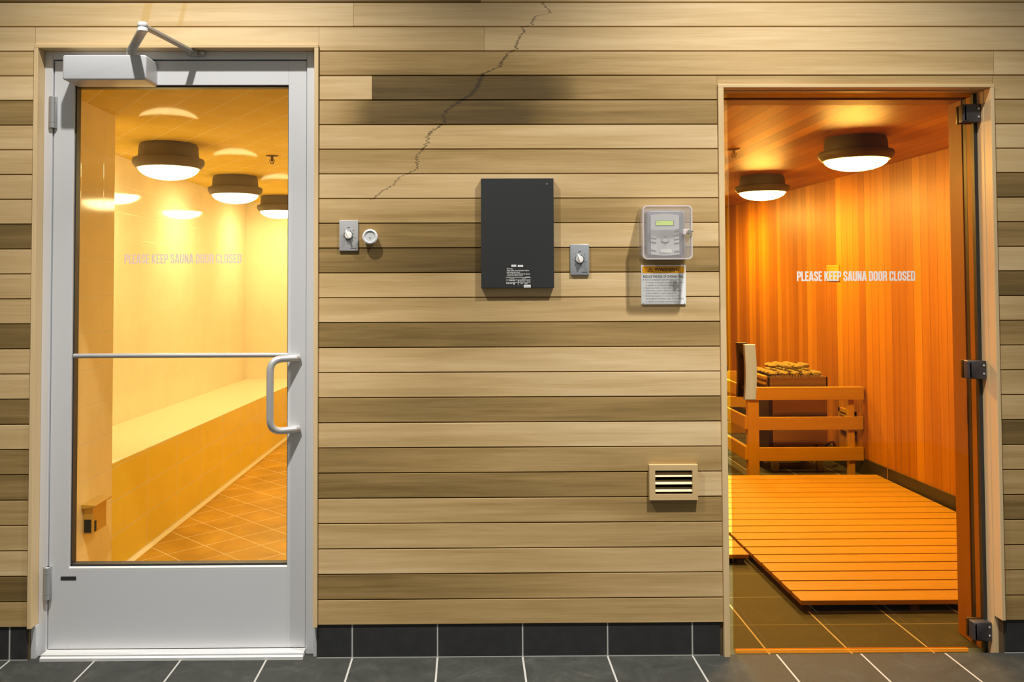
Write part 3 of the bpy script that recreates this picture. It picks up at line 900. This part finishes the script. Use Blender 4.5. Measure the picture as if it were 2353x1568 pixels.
f = B(); lathe(f, [(.0028, -.0225), (.0018, -.0240)], (.2775, 0, 1.6760), 'y', 14); obj('screw', f, 'steel', CP, True)

# controller behind a clear lockable cover
CU = thing('sauna_controller', (.70, 0, 1.41), 'silver sauna controller with a green display inside the clear cover', 'controller')
f = B(); prism(f, rrect(.6330, .7640, 1.4150, 1.5790, .014), 'y', -.030, .001)
es = [e for e in f.edges if all(abs(v.co.y + .030) < 1e-5 for v in e.verts)]
bmesh.ops.bevel(f, geom=es, offset=.005, segments=3, affect='EDGES', profile=.5); hs = obj('housing', f, 'unitgrey', CU, True)
fp = []
ux0, ux1, uz0, uz1 = .6440, .7455, 1.4215, 1.5655
for k in range(11):
    t = k / 10; fp.append((ux0 + (ux1 - ux0) * t, uz0 - .002 + .0045 * (2 * t - 1) ** 2))
for k in range(11):
    t = 1 - k / 10; fp.append((ux0 + (ux1 - ux0) * t, uz1 + .002 - .0045 * (2 * t - 1) ** 2))
f = B(); prism(f, fp, 'y', -.0355, -.029); face = obj('face_plate', f, 'unit', CU)
f = B(); box(f, .6610, .7275, -.0362, -.0350, 1.5250, 1.5445); obj('display_bezel', f, 'unitgrey', CU)
f = B(); box(f, .6635, .7240, -.0368, -.0360, 1.5270, 1.5425); lc = obj('display', f, 'lcd', CU, label='lit green display')
f = B()
for k in range(6):
    quadxz(f, .667 + k * .0022, .6683 + k * .0022, 1.5370, 1.5393, -.0368, .0002)
obj('readout', f, 'greyink', lc)
for side, zz in ((1, (1.5105, 1.4955, 1.4820, 1.4680, 1.4385)), (-1, (1.4850, 1.4710, 1.4420))):
    for zc in zz:
        f = B()
        pts = []
        for k in range(9):
            t = k / 8; pts.append((t * .0175, .0058 * math.sin(PI * (.12 + .5 * t)) - .0015))
        pts += [(.0175, -.0018), (0., -.0048)]
        P_ = [((ux1 - .0005 - .0175 + px if side > 0 else ux0 + .0180 - px), zc + pz) for px, pz in pts]
        prism(f, P_, 'y', -.0385, -.0350); obj('button', f, 'unit', CU, True)
f = B()
el = [(.6950 + .0150 * math.cos(2 * PI * k / 28), 1.4735 + .0095 * math.sin(2 * PI * k / 28)) for k in range(28)]
prism(f, el, 'y', -.0368, -.035); pad = obj('rocker_ring', f, 'unitgrey', CU, True)
f = B(); el = [(.6950 + .0128 * math.cos(2 * PI * k / 28), 1.4735 + .0068 * math.sin(2 * PI * k / 28)) for k in range(28)]
prism(f, el, 'y', -.0385, -.036); obj('rocker', f, 'unit', CU, True)
for s_, zc in ((1, 1.4870), (-1, 1.4600)):
    f = B(); prism(f, [(.6915, zc - .0018 * s_), (.6985, zc - .0018 * s_), (.6950, zc + .0022 * s_)], 'y', -.0362, -.0352)
    obj('arrow', f, 'greyink', face)
f = B(); prism(f, rrect(.6785, .7185, 1.4290, 1.4415, .005), 'y', -.0364, -.0352); lg = obj('logo_plate', f, 'sticker', CU, label='pale badge under the buttons')
f = B()
for k, (h, w) in enumerate(((.0075, .0012), (.0045, .0022), (.0068, .0010), (.0040, .0020), (.0034, .0016), (.0032, .0020), (.0036, .0014), (.0030, .0018), (.0028, .0012))):
    quadxz(f, .6735 + k * .0044, .6735 + k * .0044 + w, 1.4265, 1.4265 + h, -.0365, .0002)
obj('script', f, 'greyink', lg)

CC = thing('clear_cover', (.695, 0, 1.403), 'clear plastic lockable guard box over the silver controller', 'guard cover')
bx0, bx1, bz0, bz1, by = .6045, .7794, 1.4040, 1.5939, -.0880
def shell(outer, inner, y0, y1):
    """a ring between two outlines of the same count, from y0 to y1"""
    bm = B(); n = len(outer)
    R = [[bm.verts.new((q[0], y, q[1])) for q in pts] for pts, y in ((outer, y0), (outer, y1), (inner, y1), (inner, y0))]
    fs = []
    for a, b in ((0, 1), (1, 2), (2, 3), (3, 0)):
        for k in range(n):
            fs.append(bm.faces.new((R[a][k], R[a][(k + 1) % n], R[b][(k + 1) % n], R[b][k])))
    bmesh.ops.recalc_face_normals(bm, faces=fs)
    return bm
ro = rrect(bx0, bx1, bz0, bz1, .016); ri = rrect(bx0 + .0045, bx1 - .0045, bz0 + .0045, bz1 - .0045, .012)
obj('side_wall', shell(ro, ri, by + .002, .001), 'cover', CC, True)
f = B(); prism(f, rrect(bx0 + .004, bx1 - .004, bz0 + .004, bz1 - .004, .013), 'y', by, by + .003); obj('door', f, 'cover', CC)
obj('rim', shell(rrect(bx0, bx1, bz0, bz1, .016), rrect(bx0 + .0050, bx1 - .0050, bz0 + .0050, bz1 - .0050, .012), by - .002, by + .010), 'coverrim', CC, True)
obj('base_flange', shell(rrect(bx0 + .010, bx1 - .006, bz0 + .008, bz1 - .008, .014), rrect(bx0 + .020, bx1 - .022, bz0 + .018, bz1 - .018, .010), -.012, .0008), 'coverrim', CC, True)
f = B(); box(f, .7445, .7675, by - .007, by - .001, 1.4910, 1.5100, .002); obj('lock_tab', f, 'coverrim', CC)
f = B(); lathe(f, [(.0060, by - .013), (.0072, by - .011), (.0072, by - .004), (.0050, by - .001)], (.7645, 0, 1.5010), 'y', 22)
box(f, .7610, .7800, by - .011, by - .005, 1.4985, 1.5055, .002); obj('lock', f, 'brass', CC, True, label='nickel key lock')

# warning sign
WS = thing('warning_sign', (.695, 0, 1.245), 'white and orange warning sign below the clear guard box', 'sign')
f = B(); prism(f, rrect(.6150, .7745, 1.2455, 1.3860, .001, 2), 'y', -.0045, .0005); pl = obj('plate', f, 'sign', WS)
def wq(a, b):
    """a reading on the close view of the sign -> x, z"""
    return .6150 + (a - 178) / (1645 - 178) * .1595, 1.3860 - (b - 140) / (1422 - 140) * .1405
def st(bm, s, a0, a1, b0, b1, bold=.0, y=-.0050):
    x0, z1 = wq(a0, b0); x1, z0 = wq(a1, b1); text(bm, s, x0, z0, y, z1 - z0, x1 - x0, bold)
f = B(); x0, z1 = wq(212, 178); x1, z0 = wq(1608, 398)
cr_ = .0035; pts = [(x0, z0), (x1, z0), (x1, z1 - cr_), (x1 - cr_, z1), (x0 + cr_, z1), (x0, z1 - cr_)]
prism(f, pts, 'y', -.0049, -.0044); hd = obj('header', f, 'orange', WS, label='orange header band')
f = B(); st(f, 'WARNING', 612, 1422, 222, 335, .02, -.0052)
def tri(bm, a, b, c, y):
    fc = bm.faces.new([bm.verts.new((*wq(*p)[:1], y, wq(*p)[1])) for p in (a, b, c)]); fc.normal_update()
    if fc.normal.y > 0:
        fc.normal_flip()
tri(f, (485, 205), (395, 352), (575, 352), -.0052); obj('lettering', f, 'ink', hd)
f = B(); tri(f, (485, 238), (425, 340), (545, 340), -.0054); obj('triangle', f, 'orange', hd)
f = B(); x0, z1 = wq(478, 262); x1, z0 = wq(492, 312); quadxz(f, x0, x1, z0, z1, -.0054, .0002); x0, z1 = wq(478, 320); x1, z0 = wq(492, 332); quadxz(f, x0, x1, z0, z1, -.0054, .0002)
obj('exclamation_mark', f, 'ink', hd)
f = B(); st(f, 'REDUCE THE RISK OF OVERHEATING', 238, 1565, 470, 555, .0)
obj('heading', f, 'ink', pl)
f = B()
for s, a0, a1, b in (('Exit immediately if uncomfortable, dizzy,', 310, 1450, 590), ('or sleepy. Staying too long in a heated area', 325, 1552, 680), ('is capable of causing overheating.', 325, 1265, 770),
                     ('Supervise children at all times.', 318, 1175, 858), ('Check with a doctor before use if pregnant,', 315, 1530, 945), ('in poor health, or under medical care.', 322, 1370, 1032),
                     ('Breathing heated air in conjunction with', 320, 1430, 1118), ('consumption of alcohol, drugs, or medication', 325, 1570, 1208), ('is capable of causing unconsciousness.', 318, 1425, 1296)):
    st(f, s, a0, a1, b, b + 46, -.002)
for s, b in (('1', 590), ('2', 858), ('3', 945), ('4', 1118)):
    st(f, s, 245, 265, b, b + 44)
obj('fine_print', f, 'greyink', pl)
for a, b in ((232, 1388), (1606, 1388), (1590, 205)):
    x, z = wq(a, b); f = B(); lathe(f, [(.0017, -.0044), (.0014, -.0056)], (x, 0, z), 'y', 14); obj('screw', f, 'arm', WS)

# louvred wooden vent
VN = thing('wall_vent', (.72, 0, .552), 'small pale wooden louvre vent low on the plank wall', 'vent')
vx0, vx1, vz0, vz1 = .6355, .8075, .5530, .6765
ix0, ix1, iz0, iz1 = .6560, .7885, .5735, .6570
f = B()
def mitre(bm, y0, y1):
    o = [(vx0, vz0), (vx1, vz0), (vx1, vz1), (vx0, vz1)]; i_ = [(ix0, iz0), (ix1, iz0), (ix1, iz1), (ix0, iz1)]
    for k in range(4):
        a, b, c, d_ = o[k], o[(k + 1) % 4], i_[(k + 1) % 4], i_[k]
        hexa(bm, [(a[0], y1, a[1]), (b[0], y1, b[1]), (c[0], y1, c[1]), (d_[0], y1, d_[1]), (a[0], y0, a[1]), (b[0], y0, b[1]), (c[0], y0, c[1]), (d_[0], y0, d_[1])])
    bmesh.ops.recalc_face_normals(bm, faces=bm.faces[:])
mitre(f, -.0165, .001); obj('frame', f, 'ventwood', VN)
f = B(); box(f, ix0, ix1, .0000, .0012, iz0, iz1); obj('backing', f, 'dark', VN)
for k in range(3):
    zc = iz1 - .0165 - k * .0262 + .001
    f = B(); prism(f, [(-.0135, zc - .0085), (-.0150, zc - .0070), (-.0020, zc + .0060), (-.0005, zc + .0045)], 'x', ix0, ix1); obj('louvre', f, 'ventwood', VN)

# ------------------------------------------------------------------ steam room behind the metal door
def xl(y):
    return -1.629 + .0158 * (y - 1.04)
YC = .893
f = B(); hexa(f, [(-2.4, .235, 0), (xl(.235), .235, 0), (xl(YC), YC, 0), (-2.4, YC, 0), (-2.4, .235, 2.1), (xl(.235), .235, 2.1), (xl(YC), YC, 2.1), (-2.4, YC, 2.1)])
struct('wall_near', f, 'steamnear', 'honey tiled wall just inside the metal door', 'wall')
f = B(); box(f, -2.2, -2.12, YC, 5.25, 0, 2.1); struct('wall_left', f, 'steamwall', 'pale tiled wall above the bench in the yellow room', 'wall')
f = B(); box(f, -2.2, .30, 5.15, 5.25, 0, 2.1); struct('wall_end', f, 'steamback', 'pale tiled end wall of the yellow room', 'wall')
f = B(); box(f, .22, .30, .235, 5.25, -.03, 2.1); struct('wall_middle', f, 'steamwall', 'tiled partition closing the yellow room', 'wall')
f = B(); box(f, -2.4, .30, .235, 5.25, 2.1, 2.16); struct('ceiling_tiled', f, 'steamceil', 'glossy diagonal tiled ceiling of the yellow room', 'ceiling')
f = B(); box(f, -2.2, .26, .235, 5.25, -.05, -.0005); struct('floor_tiled', f, 'steamfloor', 'ochre tiled floor of the yellow room', 'floor')
BE = thing('tiled_bench', (-1.87, 3.0, 0), 'long golden tiled bench along the wall of the yellow room', 'bench')
def bz(y):
    return .506 - .0192 * (y - .9)
YE = 5.149
f = B(); hexa(f, [(-2.119, YC + .001, 0), (xl(YC), YC + .001, 0), (xl(YE), YE, 0), (-2.119, YE, 0), (-2.119, YC + .001, bz(YC) - .004), (xl(YC), YC + .001, bz(YC) - .004), (xl(YE), YE, bz(YE) - .004), (-2.119, YE, bz(YE) - .004)])
obj('front', f, 'benchface', BE)
f = B(); hexa(f, [(-2.119, YC + .001, bz(YC) - .004), (xl(YC), YC + .001, bz(YC) - .004), (xl(YE), YE, bz(YE) - .004), (-2.119, YE, bz(YE) - .004), (-2.119, YC + .001, bz(YC)), (xl(YC), YC + .001, bz(YC)), (xl(YE), YE, bz(YE)), (-2.119, YE, bz(YE))])
obj('seat', f, 'benchtop', BE)
f = B(); w = .022
hexa(f, [(xl(.24), .24, 0), (xl(.24) + w, .24, 0), (xl(YE) + w, YE, 0), (xl(YE), YE, 0), (xl(.24), .24, .012), (xl(.24) + .006, .24, .012), (xl(YE) + .006, YE, .012), (xl(YE), YE, .012)])
struct('baseboard_cove', f, 'curb', 'pale cove strip where the tiled bench meets the ochre floor', 'baseboard')
SH = thing('steam_outlet', (-1.60, .665, .25), 'small brass steam outlet cover low on the honey tiled wall', 'steam outlet')
xw = xl(.66)
f = B(); box(f, xw - .001, xw + .042, .605, .745, .268, .385, .004); obj('body', f, 'box', SH)
f = B(); prism(f, [(xw, .378), (xw + .058, .386), (xw + .060, .392), (xw, .396)], 'y', .590, .760); obj('lip', f, 'box', SH)
f = B(); box(f, xw + .041, xw + .0432, .622, .640, .275, .320); obj('slot', f, 'dark', SH)
f = B(); box(f, xw + .006, xw + .036, .604, .6055, .275, .330); obj('slot', f, 'dark', SH)

def lamp(x, y, ztop, hs, body, lens, label, group):
    L = thing('ceiling_lamp', (x, y, ztop), label, 'ceiling lamp', group)
    f = B(); lathe(f, [(.150, 0.), (.158, -.020 * hs), (.162, -.078 * hs), (.188, -.084 * hs), (.192, -.098 * hs), (.190, -.112 * hs), (.172, -.136 * hs), (.163, -.138 * hs), (.160, -.120 * hs)], (x, y, ztop), 'z', 56, cap1=False)
    obj('housing', f, body, L, True)
    f = B(); prof = [(.1615, -.131 * hs)]
    for k in range(1, 9):
        a = PI / 2 * k / 8; prof.append((.1615 * math.cos(a) + .0005, (-.131 - .067 * math.sin(a)) * hs))
    lathe(f, prof, (x, y, ztop), 'z', 48); obj('lens', f, lens, L, True, label='lit white lens')
    return L
lamp(-1.670, 1.72, 2.1, 1.0, 'lampbody', 'lens', 'nearest and largest round ceiling lamp in the yellow tiled room', 'round lamps in the yellow room')
lamp(-1.690, 3.17, 2.1, 1.0, 'lampbody', 'lens', 'middle round ceiling lamp of three in the yellow tiled room', 'round lamps in the yellow room')
lamp(-1.692, 4.62, 2.1, 1.0, 'lampbody', 'lens', 'farthest round ceiling lamp of three, cut by the door edge', 'round lamps in the yellow room')

lamp(-.35, 1.72, 2.1, 1.0, 'lampbody', 'lens', 'unseen lamp added for fill light on the far side of the yellow room, close to the door wall', 'round lamps in the yellow room')  # added out of view to light the bench front and near wall
lamp(-.35, 3.60, 2.1, 1.0, 'lampbody', 'lens', 'unseen lamp added for fill light on the far side of the yellow room, deep inside', 'round lamps in the yellow room')  # another added, unseen lamp brightening the bench front

def sprinkler(x, y, z, label):
    S = thing('fire_sprinkler', (x, y, z), label, 'sprinkler')
    f = B(); lathe(f, [(.036, 0.), (.038, -.004), (.020, -.008)], (x, y, z), 'z', 24); obj('escutcheon', f, 'sprinkler', S, True)
    f = B(); lathe(f, [(.008, -.008), (.007, -.034), (.004, -.036)], (x, y, z), 'z', 14)
    tube(f, fillet([(x - .012, y, z - .020), (x - .014, y, z - .034), (x - .003, y, z - .048)], .005), .0025, 8); tube(f, fillet([(x + .012, y, z - .020), (x + .014, y, z - .034), (x + .003, y, z - .048)], .005), .0025, 8)
    obj('head', f, 'sprinkler', S, True)
    f = B(); lathe(f, [(.013, -.048), (.013, -.051)], (x, y, z), 'z', 20); obj('deflector', f, 'sprinkler', S)
sprinkler(-1.196, 2.155, 2.1, 'small dark sprinkler head on the yellow tiled ceiling')
sprinkler(1.545, 1.9266, 2.1, 'small dark sprinkler head on the cedar ceiling at the latch side')

# ------------------------------------------------------------------ sauna behind the amber glass
def xr(y):
    return 2.794 - .0303 * (y - 1.946)
ZF = -.03
f = B(); hexa(f, [(xr(.262), .262, ZF), (3.0, .262, ZF), (3.0, 6.4, ZF), (xr(6.4), 6.4, ZF), (xr(.262), .262, 2.1), (3.0, .262, 2.1), (3.0, 6.4, 2.1), (xr(6.4), 6.4, 2.1)])
struct('wall_right', f, 'scedar', 'upright cedar board wall inside the sauna', 'wall')
f = B(); box(f, .30, 3.0, 6.3, 6.4, ZF, 2.1); struct('wall_back', f, 'scedarb', 'upright cedar boards at the far end of the sauna', 'wall')
f = B(); box(f, .30, .36, .262, 6.4, ZF, 2.1); struct('wall_partition', f, 'scedar', 'cedar board partition on the latch side of the sauna', 'wall')
f = B(); box(f, .30, TR0, .236, .262, ZF, 2.1); box(f, TR1, 3.0, .236, .262, ZF, 2.1); box(f, TR0, TR1, .236, .262, TRZ, 2.1); struct('wall_inner', f, 'scedarb', 'cedar lining beside the glass door inside the sauna', 'wall')
f = B(); box(f, .30, 3.0, .236, 6.4, 2.1, 2.16); struct('ceiling_cedar', f, 'sceil', 'cedar board ceiling of the sauna', 'ceiling')
f = B(); hexa(f, [(xr(.27) - .012, .27, ZF), (xr(.27) + .01, .27, ZF), (xr(6.29) + .01, 6.29, ZF), (xr(6.29) - .012, 6.29, ZF), (xr(.27) - .012, .27, .088), (xr(.27) + .01, .27, .088), (xr(6.29) + .01, 6.29, .088), (xr(6.29) - .012, 6.29, .088)])
struct('baseboard_right', f, 'sbase', 'black tile base under the cedar wall in the sauna', 'baseboard')

lamp(2.085, 1.54, 2.1, .90, 'lampdark', 'lens2', 'larger round ceiling lamp near the cedar wall in the sauna', 'round lamps in the sauna')
lamp(2.145, 3.22, 2.1, .90, 'lampdark', 'lens2', 'farther round ceiling lamp in the sauna, above the heater', 'round lamps in the sauna')
lamp(1.00, 1.54, 2.1, .90, 'lampdark', 'lens2', 'unseen sauna lamp added for fill light behind the plank wall, near the glass door', 'round lamps in the sauna')  # added out of view to even out the sauna light
lamp(2.17, 4.95, 2.1, .90, 'lampdark', 'lens2', 'unseen lamp added for fill light far in the sauna near the cedar wall, hidden by the jamb', 'round lamps in the sauna')  # unseen lamp, added to brighten the far cedar boards
lamp(1.00, 4.10, 2.1, .90, 'lampdark', 'lens2', 'unseen sauna lamp added for fill light behind the plank wall, deep in the room', 'round lamps in the sauna')  # unseen, added as fill for the deep end of the sauna

# duckboards
def duckboard(x0, x1, y0, y1, label):
    T = thing('duckboard', ((x0 + x1) / 2, y0, ZF), label, 'floor mat', 'wooden duckboards on the sauna floor')
    y = y0; P_ = .1225
    while y < y1 - .05:
        f = B(); box(f, x0 + random.uniform(0, .004), x1, y, y + P_ - .0115, -.002, .018, .0025); obj('slat', f, 'slat', T); y += P_
    for x in [x0 + .012 + k * (x1 - x0 - .07) / 3 for k in range(4)]:
        f = B(); box(f, x, x + .035, y0 + .006, y - P_ + .09, ZF, -.002); obj('runner', f, 'runner', T)
    return T
duckboard(1.352, 2.755, .4790, 2.74, 'large cedar duckboard of wide cross slats on the sauna floor')
duckboard(.50, 1.338, 1.088, 2.74, 'smaller cedar duckboard peeping out beside the large one')

# heater and its guard rail
GR = thing('heater_guard_rail', (2.33, 3.3, ZF), 'low cedar rail fence around the sauna heater', 'guard rail')
GX, GY = 1.9417, 2.977
def post(x0, x1, y0, y1, z1):
    f = B(); box(f, x0, x1, y0, y1, ZF, z1, .003); obj('post', f, 'post', GR)
post(GX, GX + .079, GY, GY + .045, .590); post(2.655, 2.700, GY + .021, GY + .060, .585); post(GX + .002, GX + .045, 4.02, 4.10, .60); post(2.66, 2.70, 4.05, 4.09, .585)
for z0, z1 in ((.500, .5885), (.2885, .379), (.074, .1675)):
    f = B(); box(f, GX + (.058 if z1 < .55 else -.003), 2.752, GY - .018 * (z1 > .55) - .001, GY + .021, z0, z1, .003); obj('front_rail', f, 'rail', GR)
    f = B(); box(f, GX - .022, GX + .001, GY + .002, 4.10, z0 + .008, z1 + .008, .003); obj('side_rail', f, 'raily', GR)
    f = B(); box(f, GX + .003, 2.72, 4.098, 4.12, z0, z1, .003); obj('rear_rail', f, 'rail', GR)

HT = thing('sauna_heater', (2.33, 3.4, ZF), 'boxy steel sauna heater behind the cedar rails', 'heater')
hx0, hx1, hy0, hy1 = 2.130, 2.555, 3.10, 3.52
f = B()
for x0, x1, y0, y1 in ((hx0, hx1, hy0, hy0 + .012), (hx0, hx1, hy1 - .012, hy1), (hx0, hx0 + .012, hy0, hy1), (hx1 - .012, hx1, hy0, hy1)):
    box(f, x0, x1, y0, y1, .575, .645, .002)
obj('top_tray', f, 'heater', HT)
f = B(); box(f, hx0 + .02, hx1 - .02, hy0 + .02, hy1 - .02, .630, .644); obj('stone_floor', f, 'heaterdark', HT)
f = B(); box(f, hx0 + .03, hx1 - .004, hy0 + .004, hy1 - .004, .370, .575, .002); box(f, hx0 + .03, hx1 - .004, hy0 + .004, hy1 - .004, .165, .360, .002); obj('body', f, 'heater', HT)
f = B(); box(f, hx0 + .002, hx0 + .030, hy0 + .004, hy1 - .004, .06, .575, .002); box(f, hx0 + .03, hx1 - .004, hy0 + .012, hy1 - .01, .355, .372); box(f, hx1 - .004, hx1 + .002, hy0 + .02, hy0 + .04, .06, .575)
obj('side_panel', f, 'heaterdark', HT)
f = B(); box(f, hx0 + .08, hx1 - .08, hy0 + .03, hy1 - .03, .04, .165, .002); obj('drip_tray', f, 'heater', HT)
for x in (hx0 + .03, hx1 - .075):
    for y in (hy0 + .01, hy1 - .055):
        f = B(); box(f, x, x + .045, y, y + .045, ZF, .165, .002); obj('leg', f, 'heater', HT)
f = B()
for k in range(34):
    x = hx0 + .03 + k * (hx1 - hx0 - .06) / 33
    tube(f, [(x, hy0 + .018, .600), (x, hy0 + .013, .662 - .008 * abs(k - 16.5) / 16.5)], .0022, 6)
obj('stone_guard', f, 'rod', HT)
f = B(); box(f, hx0 - .03, hx0 - .002, hy0 + .01, hy1 - .01, .628, .652, .003); box(f, hx0 - .028, hx0 - .004, hy0 + .02, hy1 - .02, .590, .606, .003); obj('side_guard', f, 'raily', HT)
f = B(); tube(f, fillet([(hx1 - .02, hy0 + .06, .12), (hx1 + .045, hy0 + .03, .19), (hx1 + .075, hy0 + .05, .11), (hx1 + .07, hy0 + .20, .03), (hx1 + .16, hy0 + .3, .02)], .03), .009, 10); obj('power_cable', f, 'heater', HT, True)

def stone_mesh():
    bm = bmesh.new(); bmesh.ops.create_icosphere(bm, subdivisions=2, radius=1.)
    for v in bm.verts:
        v.co *= 1 + random.uniform(-.16, .06)
        v.co.x *= .036; v.co.y *= .036; v.co.z *= .0185
    return bm
protos = []
spots = [(hx0 + .055 + ix * .079, hy0 + .055 + iy * .078, .665) for iy in range(5) for ix in range(5)]
spots += [(hx0 + .094 + ix * .079, hy0 + .094 + iy * .078, .7100) for iy in range(4) for ix in range(4) if (ix, iy) not in ((0, 0), (3, 0), (0, 3), (3, 3))]
for i, (x, y, z) in enumerate(spots):
    if i < 4:
        o = obj('heater_stone', stone_mesh(), 'stone', smooth=True); protos.append(o)
    else:
        o = protos[i % 4].copy(); COL.objects.link(o)
    o.location = (x, y, z); o.rotation_euler = (0, 0, random.uniform(0, 6.28))
    tag(o, 'rough stone heaped on the steel sauna heater', 'stone', 'stones on the sauna heater')

# vent and small card on the cedar wall
f = B()
vy0, vy1, vza, vzb = 3.10, 3.36, .235, .395
SV = thing('sauna_vent', (xr(3.23), 3.23, vza), 'small cedar vent on the sauna wall behind the rail', 'vent')
xx = xr(3.23) - .012
for y0, y1, z0, z1 in ((vy0, vy1, vzb - .030, vzb), (vy0, vy1, vza, vza + .022), (vy0, vy0 + .028, vza, vzb), (vy1 - .028, vy1, vza, vzb)):
    box(f, xx - .006, xx + .018, y0, y1, z0, z1, .001)
for k in range(3):
    box(f, xx - .003, xx + .014, vy0 + .02, vy1 - .02, vzb - .055 - k * .038, vzb - .040 - k * .038)
obj('frame', f, 'raily', SV)
f = B(); box(f, xx + .006, xx + .016, vy0 + .02, vy1 - .02, vza + .01, vzb - .02); obj('backing', f, 'dark', SV)
f = B(); yc = 3.43; box(f, xr(yc) - .008, xr(yc) + .008, yc - .11, yc + .11, 1.330, 1.450, .001)
tag(obj('notice_card', f, 'card', origin=(xr(yc), yc, 1.33)), 'small yellow card fixed to the cedar wall behind the glass lettering', 'card')
